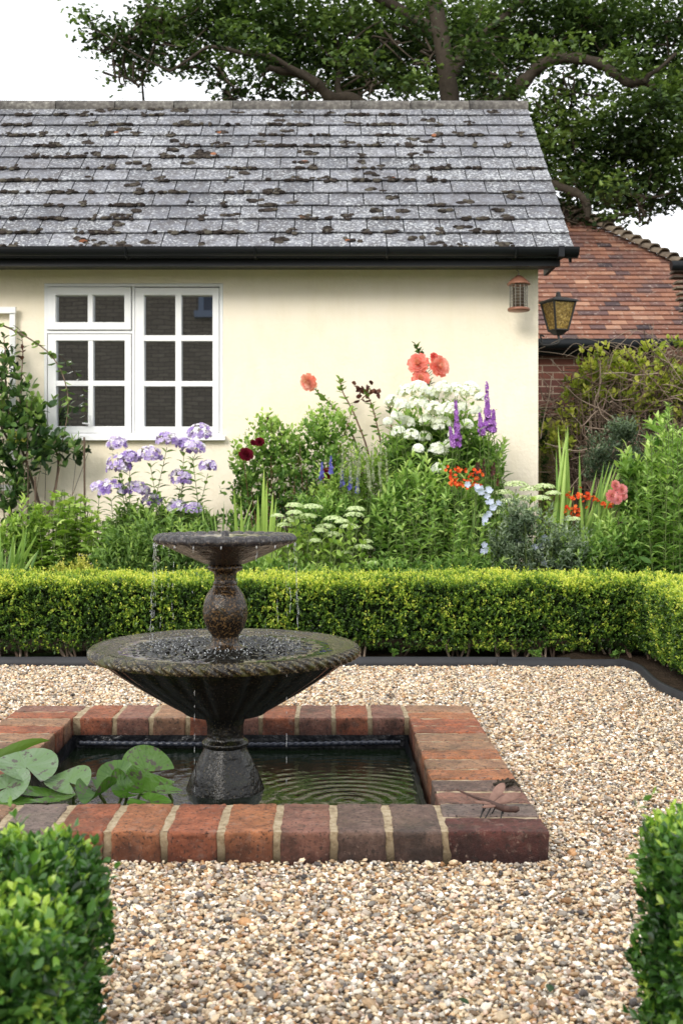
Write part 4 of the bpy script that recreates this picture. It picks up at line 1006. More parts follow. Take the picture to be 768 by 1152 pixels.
for pts, n in (([(-14, 360), (8, 368), (35, 382), (58, 400), (72, 425), (77, 455), (72, 490), (64, 520)], 46), ([(22, 470), (24, 430), (26, 395), (24, 372)], 16), ([(0, 440), (6, 400), (4, 375)], 14)):
    P = smoothpath([W(a, b, 7.18) for a, b in pts], 6); tube(p.S, P, np.linspace(.006, .0025, len(P)), 5, .6)
    p.dress(P, n, .062, T_OVAL, .5, .05, 1, False, .1, .3, .15)
mb = MB(); P = smoothpath([W(a, b, 7.16) for a, b in ((22, 445), (24, 410), (26, 388))], 5); q = Plant.__new__(Plant); q.L = mb
Plant.dress(q, P, 14, .05, T_OVAL, .6, .5, 1.); p.part('young_leaves', mb, 'l_wine')
mb = MB(); C = np.array([W(12+random.gauss(8, 6), 492+random.gauss(0, 3), 7.05) for _ in range(14)]); leaves(mb, C, rdir(14), rdir(14), .04, T_OVAL, .8); p.part('yellow_leaves', mb, 'l_yellow')
p.done()

# --- lobed leaved perennials, far left
def lobed(label, x0, x1, tops, Y, ns, nleaf, S, leafm, tone=.55):
    p = Plant('leafy_perennial', label, 'plant', (x0+x1)/2, Y, leafm)
    for i in range(ns):
        x = random.uniform(x0, x1); y = ip(x, tops)+abs(random.gauss(0, 22)); P = p.stalk(x, y, Y+random.gauss(0, .14)); p.dress(P, nleaf, S, T_LOBE, tone, .15, 1, False, .45, .25, .14, .15)
    p.done(); return p
lobed('tall light green perennial with maple shaped leaves under the left window corner', 30, 112, [(20, 590), (40, 565), (60, 552), (90, 548), (112, 575)], 6.5, 80, 17, .085, 'l_lime', .55)
lobed('perennial with dull green maple shaped leaves below the lilac phlox', 100, 170, [(90, 590), (130, 580), (170, 590)], 6.45, 50, 15, .078, 'l_fresh', .5)
p = Plant('day_lily', 'clump of arching strap leaves at the left edge of the bed', 'plant', 4, 6.2, 'l_fresh')
def blade(mb, foot, tip, w, tone, sag=.25):
    foot, tip = np.asarray(foot, float), np.asarray(tip, float); m_ = 9; t_ = np.linspace(0, 1, m_)[:, None]
    mid = foot+(tip-foot)*.55+np.array([0, 0, np.linalg.norm((tip-foot)[:2])*sag+.02])
    C = (1-t_)**2*foot+2*t_*(1-t_)*mid+t_**2*tip; T_ = unit(np.gradient(C, axis=0)); sd = unit(np.cross(T_, np.array([random.gauss(0, .3), 1, .1])))
    ww = w*np.sin(np.clip(t_*.9+.12, 0, 1)*math.pi)**.6; nrm = np.cross(sd, T_)
    V = np.concatenate([C-sd*ww/2+nrm*ww*.12, C, C+sd*ww/2+nrm*ww*.12]); i = np.arange(m_-1)
    mb.add(V, np.concatenate([np.stack([i, i+m_, i+m_+1, i+1], 1), np.stack([i+m_, i+2*m_, i+2*m_+1, i+m_+1], 1)]), np.concatenate([np.linspace(tone-.15, tone+.1, m_)]*3))
for i in range(46):
    a = random.uniform(-30, 45); blade(p.L, p.base+[random.gauss(0, .04), random.gauss(0, .04), 0], W(a, random.uniform(585, 645), 6.2+random.gauss(0, .15)), .02, random.uniform(.35, .8))
p.done()
p = Plant('yellow_shrub', 'small yellow leaved shrub peeping over the hedge at left', 'shrub', 80, 6.0, 'l_yellow')
for a in ((68, 645, 20, 12), (92, 640, 18, 16), (80, 650, 34, 10)): p.blob(*a, 6.0, .08, 130, .022, T_SMALL, .6, 3, .05)
p.done()
# two thin garden canes
for lab, x, y0 in (('dark garden cane standing upright below the left window pane', 95, 492), ('thin garden cane among the maple leaved perennials', 40, 536)):
    mb = MB(); a = W(x, y0, 6.9); tube(mb, [(a[0], 6.9, -.02), (a[0]+.004, 6.9, a[2]/2), a], .0065, 6, .3); tag(mb.build('garden_cane', M['twig']), lab, 'cane')

# --- lilac phlox
p = Plant('lilac_phlox', 'tall phlox with domed lilac flower heads under the window', 'flowering plant', 175, 6.75, 'l_mid')
for i, (x, y, s) in enumerate(((132, 501, 12), (188, 495, 13), (169, 513, 13), (217, 505, 15), (225, 488, 14), (134, 525, 14), (125, 552, 14), (154, 552, 15), (171, 563, 12), (203, 539, 14), (234, 525, 10), (200, 571, 11), (218, 573, 9), (146, 515, 10), (112, 549, 9), (207, 500, 9))):
    Y = 6.6+random.uniform(-.1, .15); P = p.stalk(x, y+8, Y); p.dress(P, 40, .085, T_LANCE, .5, .2, .97, True, .3, .25, .12, .05)
    p.part('flower_head', head_dome(W(x, y, Y), s*Y/FOC*random.uniform(.85, 1.05), random.randint(55, 90), .0165, random.uniform(.4, .75), random.uniform(.65, .95), (random.gauss(0, .8), -.3, 1), .28), 'f_lilac')
for a in ((150, 590, 30, 26), (190, 590, 34, 26), (222, 600, 24, 30)): p.blob(*a, 6.85, .1, 130, .075, T_LANCE, .42, 3, .09)
for i in range(26):
    x = random.uniform(140, 238); P = p.stalk(x, ip(x, [(130, 590), (180, 560), (232, 575), (245, 600)])+abs(random.gauss(0, 25)), 6.7+random.gauss(0, .12)); p.dress(P, 24, .085, T_LANCE, .38, .1, 1, True, .3)
for i in range(8):
    x, y = random.uniform(180, 240), random.uniform(485, 560); c = W(x, y, 6.7)
p.done()
p = Plant('leafy_perennial', 'bushy mid green perennial filling the bed left of the upper fountain bowl', 'plant', 165, 6.15, 'l_mid')
for a in ((135, 628, 36, 34), (175, 612, 36, 44), (215, 622, 40, 40), (170, 645, 80, 20)): p.blob(*a, 6.15, .14, 190, .048, T_LANCE, .52, 3, .08)
p.done()
p = Plant('grass_tuft', 'loose tuft of narrow arching leaves behind the fountain stem', 'grass', 255, 6.3, 'l_fresh')
for i in range(40): blade(p.L, p.base+[random.gauss(0, .04), random.gauss(0, .04), 0], W(random.uniform(205, 300), random.uniform(560, 640), 6.3+random.gauss(0, .1)), .013, random.uniform(.3, .8), .45)
p.done()

# --- bushy rose
p = Plant('rose_bush', 'bushy rose with dark red blooms growing right of the window', 'rose', 325, 6.95, 'l_fresh', 'stem_red')
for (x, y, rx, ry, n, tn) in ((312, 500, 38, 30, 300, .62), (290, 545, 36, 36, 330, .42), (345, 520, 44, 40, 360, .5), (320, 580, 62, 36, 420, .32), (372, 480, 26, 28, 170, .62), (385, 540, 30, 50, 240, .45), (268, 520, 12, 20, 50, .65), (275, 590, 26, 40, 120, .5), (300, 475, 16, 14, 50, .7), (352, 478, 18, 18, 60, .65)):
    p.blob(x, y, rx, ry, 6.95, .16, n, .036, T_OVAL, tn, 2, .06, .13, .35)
for (x, y, s) in ((277, 511, 9), (292, 497, 6), (367, 533, 8), (285, 498, 4)):
    p.part('bloom', rose_bloom(W(x, y, 6.78), s*6.8/FOC, (random.gauss(0, .3), -1, .5), .4), 'f_dred')
P = p.stalk(301, 478, 6.9); mb = spike(P[-1]-[0, 0, .02], P[-1]+[0, 0, .06], .012, 40, .012); p.part('seed_head', mb, 'l_wine')
p.done()
# tall rose canes with coral blooms
p = Plant('climbing_rose', 'slender climbing rose on the bare wall with one coral pink bloom on an arching cane', 'rose', 415, 7.2, 'l_mid', 'stem_red')
for pts, n in (([(412, 600), (405, 520), (392, 480), (372, 455), (352, 436)], 30), ([(420, 600), (416, 520), (400, 470), (385, 440), (383, 428)], 26), ([(425, 600), (430, 520), (422, 470), (412, 440)], 30), ([(440, 600), (446, 540), (440, 480), (438, 450)], 30)):
    P = smoothpath([W(a, b, 7.18) for a, b in pts], 6); tube(p.S, P, np.linspace(.007, .003, len(P)), 5, .5); p.dress(P, n, .055, T_OVAL, .5, .35, 1, False, .2, .3)
p.part('bloom', rose_bloom(W(347, 430, 7.05), 11*7.05/FOC, (-.4, -.8, -.3), .6), 'f_coral')
mb = MB(); C = np.array([W(414+random.gauss(0, 7), 440+random.gauss(0, 6), 7.1) for _ in range(26)]); leaves(mb, C, rdir(26), rdir(26), .05, T_OVAL, rng.uniform(.3, .9, 26)); p.part('young_leaves', mb, 'l_wine')
p.done()
p = Plant('climbing_rose', 'single tall rose cane topped by a cluster of coral blooms above the white phlox', 'rose', 480, 7.15, 'l_dark', 'stem_red')
P = smoothpath([W(a, b, 7.15) for a, b in ((470, 620), (480, 520), (484, 450), (478, 415), (468, 388))], 6); tube(p.S, P, np.linspace(.007, .003, len(P)), 5, .4)
p.dress(P, 60, .06, T_OVAL, .45, .4, 1, False, .3, .4)
for (x, y, s, nx) in ((470, 409, 13, -.3), (494, 412, 13.5, .5), (473, 426, 11, -.1), (488, 401, 5, .3)): p.part('bloom', rose_bloom(W(x, y, 7.0), s*7.0/FOC, (nx, -1, .25), .5 if s > 6 else .2), 'f_coral')
p.done()

p = Plant('leafy_perennial', 'airy light green foliage filling the middle of the bed between rose bush and white phlox', 'plant', 405, 6.6, 'l_lime')
for a in ((385, 560, 34, 40), (418, 540, 26, 56), (432, 590, 34, 44), (360, 610, 50, 26), (300, 625, 46, 22)): p.blob(*a, 6.7, .13, 120, .055, T_LANCE, .5, 3, .09)
for i in range(40):
    x = random.uniform(345, 445); P = p.stalk(x, ip(x, [(345, 560), (400, 500), (445, 520)])+abs(random.gauss(0, 30)), 6.7+random.gauss(0, .1)); p.dress(P, 26, .07, T_LANCE, .55, .15, 1, True)
p.done()
# --- veronica spires
p = Plant('veronica', 'spiky plant with slim grey green unopened flower spires in the middle of the bed', 'flowering plant', 408, 6.55, 'l_mid')
for (x, y, l, dx) in ((386, 498, 42, -2), (392, 505, 40, 3), (398, 497, 46, 2), (406, 492, 50, -3), (411, 504, 45, 4), (418, 500, 42, 2), (429, 494, 44, -2), (396, 515, 40, -4), (414, 516, 40, 3), (402, 520, 35, 0), (425, 520, 35, 5), (434, 505, 40, 2), (442, 560, 30, -7), (458, 552, 32, -5), (468, 545, 38, 3)):
    Y = 6.5+random.gauss(0, .06); P = p.stalk(x+dx, y+l, Y); p.dress(P, 18, .07, T_LANCE, .4, .2, 1, True)
    p.part('flower_spire', spike(W(x+dx, y+l, Y), W(x, y, Y), .009, 90, .0075, .5, .35), 'f_veron')
p.done()
p = Plant('blue_veronica', 'low plant with short deep blue flower spikes in front of the rose bush', 'flowering plant', 382, 6.5, 'l_fresh')
for (x, y) in ((372, 513), (385, 528), (394, 531), (362, 520), (402, 535)):
    P = p.stalk(x, y+20, 6.45); p.dress(P, 20, .06, T_LANCE, .5); p.part('flower_spike', spike(W(x, y+20, 6.45), W(x, y, 6.45), .014, 80, .011), 'f_blue')
p.blob(365, 575, 40, 26, 6.45, .12, 190, .05, T_LANCE, .5, 2, .05); p.done()

# --- sedum with pale flat heads
def sedum(label, heads, Y, px, extra=40):
    p = Plant('sedum', label, 'flowering plant', px, Y, 'l_lime')
    for (x, y, s) in heads:
        yy = Y+random.gauss(0, .06); P = p.stalk(x, y+3, yy, r=.004); p.dress(P, 18, .055, T_OVAL, .5, .15, .92, True, .2, .6)
        c = W(x, y, yy); rr = s*yy/FOC; n = 150; d = rdir(n, 0); d[:, 2] *= .42; C = c+d*rr*np.c_[np.ones(n), np.ones(n)*.8, np.ones(n)]
        mb = MB(); petals(mb, C, d+[0, 0, .8], 4, .0075, np.clip(rng.normal(.55, .22, n)+.3*d[:, 2], 0, 1)); h_ = p.part('flower_head', mb, 'f_sedum')
    for i in range(extra):
        x, y, s = random.choice(heads); P = p.stalk(x+random.gauss(0, 12), y+random.uniform(12, 60), Y+random.gauss(0, .1)); p.dress(P, 14, .05, T_OVAL, .5, .2, 1, True, .2, .6)
    p.done()
sedum('sedum clump with flat pale green flower heads right behind the upper fountain bowl', [(331, 570, 10), (351, 572, 12), (333, 587, 14), (331, 578, 9), (312, 581, 7), (375, 585, 11), (366, 594, 11), (393, 594, 11), (375, 603, 11), (354, 609, 8), (398, 581, 11), (412, 610, 7), (408, 617, 11), (389, 622, 6), (419, 634, 6), (400, 574, 10), (346, 582, 10), (360, 598, 9), (385, 588, 9), (320, 592, 9)], 6.1, 365)
p = Plant('iris', 'few upright sword leaves left of the pale sedum', 'plant', 285, 6.2, 'l_lime')
for (x, y, fx) in ((263, 548, 274), (271, 560, 276), (297, 524, 293), (300, 540, 296), (311, 560, 296), (318, 578, 300), (290, 556, 292), (313, 586, 300), (307, 552, 298)): blade(p.L, W(fx, 0, 6.2)*[1, 1, 0], W(x, y, 6.2+random.gauss(0, .04)), .026, random.uniform(.45, .75), 0)
p.done()

# --- white phlox: dense lance leaved stems
p = Plant('white_phlox', 'tall white phlox massed against the wall below the coral roses', 'flowering plant', 495, 6.85, 'l_fresh')
for a in ((450, 520, 24, 50), (480, 500, 30, 40), (515, 500, 30, 44), (545, 530, 22, 44), (500, 560, 60, 50)): p.blob(*a, 6.95, .12, 170, .08, T_LANCE, .5, 3, .1)
tops = [(430, 520), (440, 470), (455, 440), (500, 435), (550, 445), (565, 500), (580, 560)]
for i in range(62):
    x = random.uniform(432, 566); Y = 6.8+random.gauss(0, .15); P = p.stalk(x, ip(x, tops)+abs(random.gauss(0, 45)), Y); p.dress(P, 34, .088, T_LANCE, .5, .1, 1, True, .4, .3, .13)
for (x, y, s) in ((457, 441, 12), (470, 436, 13), (452, 456, 11), (483, 444, 14), (498, 437, 13), (512, 443, 13), (528, 440, 12), (470, 455, 12), (488, 462, 13), (505, 462, 13), (480, 474, 11), (457, 476, 12), (446, 468, 9), (518, 458, 10), (497, 478, 12), (540, 447, 8), (493, 507, 11), (493, 528, 11), (462, 490, 9), (534, 462, 7), (440, 452, 8), (448, 486, 7), (470, 505, 6), (478, 492, 8), (510, 488, 7), (524, 478, 8), (436, 474, 6), (505, 500, 6)):
    Y = 6.62+random.uniform(0, .2)-(.1 if y > 500 else 0); p.part('flower_head', head_dome(W(x, y, Y), s*Y/FOC*random.uniform(.6, .95), 62, .0175, .68, random.uniform(.7, .95), (random.gauss(0, .6), -.2, 1), .22), 'f_white')
p.done()
p = Plant('tall_aster', 'stand of leafy stems without flowers in front of the white phlox', 'plant', 470, 6.25, 'l_fresh')
for a in ((440, 585, 28, 50), (480, 570, 36, 60), (520, 580, 36, 50), (550, 600, 26, 40)): p.blob(*a, 6.45, .12, 170, .07, T_LANCE, .54, 3, .1)
tops = [(420, 590), (440, 560), (480, 540), (520, 560), (560, 600)]
for i in range(62):
    x = random.uniform(418, 562); P = p.stalk(x, ip(x, tops)+abs(random.gauss(0, 35)), 6.25+random.gauss(0, .14)); p.dress(P, 34, .072, T_LANCE, .56, .1, 1, False, .35, .3, .14)
for pts in ([(455, 650), (452, 590), (450, 560), (438, 535)], [(474, 650), (476, 590), (470, 560), (455, 530)]): pass
p.done()
# loosestrife
p = Plant('purple_loosestrife', 'two tall purple flower spires rising beside the white phlox', 'flowering plant', 535, 6.6, 'l_mid')
for (x, y, y2, fx, s) in ((512, 447, 500, 520, .022), (547, 427, 482, 552, .024), (539, 462, 487, 548, .017), (555, 458, 484, 552, .016), (506, 478, 500, 516, .014)):
    P = p.stalk(x+(fx-x)*.4, y2, 6.55, foot=np.array([W(fx, 0, 6.6)[0], 6.6, 0]), r=.004); p.dress(P, 40, .06, T_LANCE, .5, .1, 1, True)
    p.part('flower_spike', spike(W(x+(fx-x)*.35, y2+2, 6.55), W(x, y+3, 6.55), s, 170, .0165, .5, .25), 'f_purple')
p.done()
# crocosmia, two clumps
def croco(label, px, Y, fl, leafpts, nb_):
    p = Plant('crocosmia', label, 'flowering plant', px, Y, 'l_fresh')
    for i in range(nb_):
        x, y = random.choice(leafpts); x += random.gauss(0, 9); y += abs(random.gauss(0, 14)); blade(p.L, p.base+[random.gauss(0, .07), random.gauss(0, .06), 0], W(x, y, Y+random.gauss(0, .08)), .022, random.uniform(.35, .85), .04)
    for (x, y) in fl:
        yy = Y-.08+random.gauss(0, .04); P = p.stalk(x, y, yy, foot=p.base+[random.gauss(0, .05), 0, 0])
        n = 10; t_ = rng.uniform(-1, 1, n); C = P[-1]+np.stack([t_*.036, rng.normal(0, .012, n), rng.normal(0, .012, n)-.006*t_], 1)
        mb = MB(); petals(mb, C, rng.normal(0, .5, (n, 3))+[0, -.5, .4], 5, .0135, rng.uniform(.2, .9, n), .8); p.part('flower_spray', mb, 'f_orange')
    p.done()
croco('crocosmia with red orange flowers in front of the white phlox', 530, 6.35, [(508, 532), (518, 528), (530, 538), (538, 533), (514, 542), (524, 546), (535, 546), (508, 546)], [(540, 560), (520, 570), (555, 600)], 24)
croco('crocosmia with orange red flowers right of the cottage corner with long sword leaves', 640, 6.4, [(637, 558), (645, 561), (655, 556), (662, 560), (640, 573), (650, 573), (675, 566), (681, 565), (635, 578), (646, 579)], [(636, 475), (640, 500), (690, 515), (682, 525), (670, 545), (700, 530), (655, 545), (660, 590), (700, 560), (680, 560)], 64)
p = Plant('brown_sedge', 'few bronze seed heads beside the orange crocosmia flowers', 'plant', 548, 6.4, 'l_mid')
for i in range(12):
    x, y = random.uniform(535, 560), random.uniform(520, 545); P = p.stalk(x, y, 6.4); p.dress(P, 8, .04, T_LANCE, .4); p.part('seed_head', spike(P[-1]-[0, 0, .03], P[-1]+[0, 0, .03], .008, 26, .009), 'l_wine')
p.done()
p = Plant('pale_bellflower', 'spindly plant with pale blue flowers on one leaning stem', 'flowering plant', 548, 6.1, 'l_mid')
for (x, y) in ((533, 549), (549, 553), (553, 567), (548, 576), (540, 550), (557, 570), (546, 585), (576, 610), (583, 612), (603, 616), (612, 614), (606, 624), (546, 618), (613, 608)):
    P = p.stalk(x, y, 6.05, r=.002); p.dress(P, 8, .04, T_LANCE, .5); C = P[-1:]+rng.normal(0, .012, (3, 3)); mb = MB(); petals(mb, C, rng.normal(0, .3, (3, 3))+[0, -1, .2], 5, .021, .6, .4, T_PET3); p.part('flower', mb, 'f_pblue')
p.done()
sedum('broad sedum with pale greenish flower heads at the foot of the cottage corner', [(566, 556, 12), (580, 547, 14), (597, 552, 13), (612, 549, 12), (572, 566, 12), (590, 563, 13), (608, 562, 11), (560, 578, 10), (622, 556, 9), (583, 575, 10), (600, 575, 9), (513, 590, 10), (543, 582, 8), (510, 630, 9), (634, 584, 9), (645, 585, 8)], 6.35, 590, 50)
p = Plant('grey_shrub', 'small leaved grey green bush in front of the pale sedum', 'shrub', 610, 6.0, 'l_grey')
for a in ((600, 600, 38, 34), (640, 615, 34, 28), (570, 612, 26, 30), (620, 635, 60, 16), (585, 580, 20, 22)): p.blob(*a, 6.0, .12, 150, .034, T_LANCE, .56, 3, .07)
p.done()
p = Plant('strap_leaved_plant', 'light green clump filling the bed corner under the climbing rose', 'plant', 14, 6.4, 'l_lime')
for a in ((0, 620, 40, 34), (30, 600, 26, 40), (-40, 600, 60, 50)): p.blob(*a, 6.4, .12, 130, .06, T_LANCE, .5, 3, .09)
p.done()
for lab, x, y_ in (('small weed with round leaves at the foot of the hedge right of the fountain', 600, 5.16), ('tiny weed growing where the hedges meet at the right', 693, 5.17), ('low weed at the hedge foot behind the fountain bowl', 442, 5.17)):
    p = Plant('weed', lab, 'weed', x, y_, 'l_fresh', 'stem_green', 'weeds at the foot of the hedge')
    for k in range(6):
        q = p.base+np.array([random.gauss(0, .02), random.gauss(0, .012), random.uniform(.03, .06)]); P = smoothpath([p.base+[0, 0, -.02], (p.base+q)/2+[0, 0, .012], q], 4); tube(p.S, P, .0016, 4, .5, False); p.dress(P, 5, .03, T_OVAL, .6, .5, 1)
    p.done()
for lab, x, y_, s_, r_ in (('curled brown leaf lying on the gravel beside the left foreground hedge', 244, 1066, .022, .5), ('dark scrap of leaf on the gravel near the bottom right', 618, 1122, .024, 1.4), ('greenish fallen leaf on the gravel at the bottom centre', 527, 1136, .022, 2.2)):
    Yg = EYE*FOC/(y_-CY); cc = W(x, 0, Yg)*[1, 1, 0]+[0, 0, .008]; mb = MB()
    leaves(mb, cc[None], np.array([[math.cos(r_), math.sin(r_), .15]]), np.array([[.2, -.2, 1.]]), s_, T_OVAL, .3); tag(mb.build('fallen_leaf', M['l_dark'] if 'brown' not in lab else M['bark'], None, False), lab, 'leaf', 'fallen leaves on the gravel')
p = Plant('low_perennial', 'dark leafy ground filling plant behind the hedge below the crocosmia', 'plant', 680, 6.05, 'l_fresh')
for a in ((660, 628, 34, 24), (700, 615, 34, 34), (740, 630, 40, 24), (700, 645, 70, 14)): p.blob(*a, 6.05, .12, 150, .055, T_LANCE, .48, 3, .08)
p.done()
p = Plant('pink_lily', 'clustered salmon pink blooms beside the tall willow leaved stems', 'flowering plant', 694, 6.3, 'l_mid')
for (x, y, s) in ((688, 558, 8), (699, 551, 7), (692, 546, 6.5), (694, 562, 6), (701, 558, 5)): P = p.stalk(x, y, 6.2); p.dress(P, 10, .06, T_LANCE, .4); p.part('bloom', rose_bloom(W(x, y, 6.15), s*6.15/FOC, (random.gauss(0, .4), -1, .2), .55), 'f_pink')
p.done()
p = Plant('white_bloom', 'low border plant with small creamy heads between hedge and tall aster', 'flowering plant', 500, 5.95, 'l_fresh')
for a in ((430, 640, 40, 14), (490, 640, 50, 16), (545, 640, 40, 20), (350, 645, 50, 10), (290, 640, 50, 18)): p.blob(*a, 5.98, .08, 150, .045, T_LANCE, .5, 2, .05)
p.done()
# tall right-hand perennials
p = Plant('willow_leaved_perennial', 'tall pale green willow leaved stems at the right edge of the bed', 'plant', 745, 6.1, 'l_fresh')
for a in ((725, 560, 24, 50), (755, 540, 30, 60), (800, 540, 40, 60), (740, 610, 50, 40)): p.blob(*a, 6.25, .12, 170, .085, T_LANCE, .5, 3, .09)
tops = [(700, 560), (712, 500), (722, 520), (735, 478), (750, 445), (765, 480), (800, 470), (840, 480)]
for i in range(54):
    x = random.uniform(704, 840); Y = 6.1+random.gauss(0, .16); P = p.stalk(x, ip(x, tops)+abs(random.gauss(0, 26)), Y, bend=.02); p.dress(P, 56, .085, T_LANCE, .58, .1, 1, False, .55, .45, .13)
p.done()
p = Plant('olive_bush', 'fine grey leaved bush in front of the bare climber stems', 'shrub', 690, 7.2, 'l_grey')
for a in ((690, 498, 34, 26), (672, 520, 20, 22), (712, 520, 22, 30), (700, 480, 16, 12)): p.blob(*a, 7.2, .14, 150, .035, T_LANCE, .3, 3, .07)
p.done()

# --- tangled climber over the back fence
cl = Plant('tangled_climber', 'big tangle of brown twining stems with yellow green leaves beyond the cottage corner', 'climbing plant', 700, 8.4, 'l_vine', 'twig')
def ctop(x): return ip(x, [(600, 452), (630, 440), (650, 415), (680, 402), (700, 398), (740, 392), (800, 385), (900, 390)])
for i in range(1500):
    x = random.uniform(606, 900); t0 = ctop(x); y = t0+random.random()**.8*120+4; Y = 8.4+random.gauss(0, .22)
    if y > 470 and x < 645: x += random.uniform(20, 60)
    c = W(x, y, Y); d = unit(rng.normal(0, 1, 3)*[1, .5, .8]+[0, 0, .2]); n = unit(rng.normal(0, 1, 3)); L_ = random.uniform(.08, .3)
    P = smoothpath([c-d*L_, c-d*L_*.3+n*.03, c+d*L_*.3-n*.02, c+d*L_+n*.04], 3); P[:, 2] = np.maximum(P[:, 2], 0)
    tube(cl.S, P, random.uniform(.002, .0045), 4, random.random(), False)
for i in range(24):      # free loops on top
    x = random.uniform(612, 800); t0 = ctop(x); c = W(x, t0+14, 8.3); a = random.gauss(0, .22)
    tube(cl.S, smoothpath([c, c+[a*.4, 0, .10], c+[a, -.02, random.uniform(.12, .2)], c+[a*1.5, -.05, random.uniform(.02, .14)]], 5), .002, 4, .9, False)
for i in range(120):     # dead stems reaching the ground
    x = random.uniform(645, 860); y = random.uniform(440, 500); c = W(x, y, 8.5+random.gauss(0, .15)); f = np.array([c[0]+random.gauss(0, .1), c[1]+random.gauss(0, .1), 0])
    tube(cl.S, smoothpath([f, (f+c)/2+rng.normal(0, .05, 3), c], 5), random.uniform(.003, .008), 5, random.random()*.6, False)
for i in range(85):
    x = random.uniform(618, 870); y = ctop(x)+random.gauss(30, 22)
    if x < 640: y += 10
    cl.blob(x, y, 20, 14, 8.22, .14, 11, .055, T_OVAL, .72, 2, .07, .15, .2)
for i in range(22): cl.blob(random.uniform(650, 880), random.uniform(455, 500), 16, 14, 8.35, .1, 9, .05, T_OVAL, .45, 1, .06)
cl.done()
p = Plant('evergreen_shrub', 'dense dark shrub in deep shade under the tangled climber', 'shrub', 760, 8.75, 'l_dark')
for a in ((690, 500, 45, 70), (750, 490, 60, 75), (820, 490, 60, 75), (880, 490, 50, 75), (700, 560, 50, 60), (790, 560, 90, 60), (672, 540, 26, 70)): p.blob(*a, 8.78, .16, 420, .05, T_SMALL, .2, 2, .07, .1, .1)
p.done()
p = Plant('ivy', 'strip of ivy climbing the blockwork beside the cottage corner', 'ivy', 611, 8.6, 'l_dark')
for a in ((611, 480, 5, 24), (612, 520, 4, 30), (645, 500, 7, 40), (648, 540, 9, 40)): p.blob(*a, 8.68, .03, 60, .04, T_OVAL, .5, 1, .05)
P = smoothpath([W(a, b, 8.7) for a, b in ((640, 590), (634, 530), (618, 500), (612, 480))], 5); tube(p.S, P, .006, 5, .3); p.done()

# ================================================================== oak tree behind the cottage
TY = 13.9
oak = thing('oak_tree', 'large dark oak with heavy crooked limbs towering behind the cottage roof', 'tree', W(520, 0, TY)*[1, 1, 0])
tr = MB()
tb_ = W(520, 0, TY)
P = smoothpath([(tb_[0], TY, -.1), (tb_[0]-.02, TY, 2.5), W(509, 160, TY), W(503, 90, TY), W(494, 30, TY), W(483, -40, TY), W(490, -140, TY)], 8)
tube(tr, P, np.interp(np.linspace(0, 1, len(P)), [0, .1, .4, 1], [.30, .22, .12, .07]), 12, .25); tr.build('trunk', M['bark'], oak)
def limb(pts, r0, r1, Y0, Y1):
    mb = MB(); P = smoothpath([W(a, b, Y0+(Y1-Y0)*k/(len(pts)-1)) for k, (a, b) in enumerate(pts)], 7)
    tube(mb, P, np.linspace(r0, r1, len(P))*.62*(1+.12*np.sin(np.arange(len(P))*.9+r0*50)), 12, .2); mb.build('limb', M['bark'], oak)
limb([(512, 180), (548, 130), (586, 95), (606, 75), (625, 66), (650, 66), (672, 71), (690, 82), (706, 93), (724, 92), (736, 99)], .15, .06, TY, 13.1)
limb([(724, 92), (730, 84), (740, 78), (760, 60)], .05, .03, 13.1, 13.0)
limb([(509, 170), (440, 135), (395, 112), (372, 110), (357, 95), (340, 84), (318, 80), (300, 76)], .15, .06, TY, 13.3)
limb([(357, 95), (330, 78), (300, 62), (275, 60), (250, 54), (232, 54), (214, 66), (192, 80)], .06, .022, 13.3, 13.3)
limb([(516, 200), (570, 205), (612, 206), (640, 214), (655, 222), (661, 232), (660, 246)], .12, .05, TY, 13.3)
limb([(655, 222), (690, 215), (730, 222), (760, 215)], .06, .02, 14, 13.7)
limb([(503, 90), (530, 50), (560, 25), (600, -10), (650, -60)], .12, .04, TY, 14)
limb([(495, 40), (450, 10), (410, -10), (360, -50)], .12, .04, TY, 14.2)
limb([(440, 135), (400, 118), (380, 100), (384, 60), (360, 20)], .1, .03, TY, 14.2)
limb([(192, 80), (150, 60), (120, 40), (95, 30)], .022, .008, 13.6, 13.5)
cr = MB()
blobs = [(100, 32, 22, 16, .55), (128, 48, 26, 20, .6), (150, 40, 30, 26, .7), (132, 78, 16, 24, .5), (152, 90, 16, 18, .5), (180, 50, 30, 34, .8), (192, 25, 40, 26, 1), (215, 65, 26, 20, .7), (172, 16, 18, 14, .7),
 (240, 20, 50, 40, 1), (290, 30, 50, 46, 1), (255, 85, 20, 26, .6), (262, 104, 22, 12, .5), (300, 90, 30, 22, .6), (340, 40, 50, 44, 1), (345, 100, 40, 12, .55), (390, 50, 50, 56, 1), (420, 95, 50, 24, .8),
 (440, 40, 54, 54, 1), (480, 60, 50, 56, 1), (530, 50, 54, 60, 1), (560, 90, 40, 34, .8), (600, 30, 60, 44, 1), (650, 30, 60, 40, 1), (640, 100, 40, 26, .5), (700, 40, 54, 44, .9), (750, 40, 50, 50, .8), (780, 90, 40, 60, .8),
 (620, 135, 24, 30, .9), (610, 165, 20, 34, .9), (640, 170, 34, 38, 1), (690, 150, 44, 36, .9), (740, 140, 44, 46, 1.1), (700, 195, 56, 40, 1.2), (660, 215, 36, 28, 1), (610, 200, 20, 20, .8), (742, 200, 30, 40, .85), (722, 236, 24, 22, .6), (640, 245, 16, 10, .5), (690, 250, 24, 12, .5), (790, 180, 40, 60, .8),
 (565, 140, 40, 30, .5), (520, 125, 60, 20, .7), (720, 100, 40, 26, .5)]
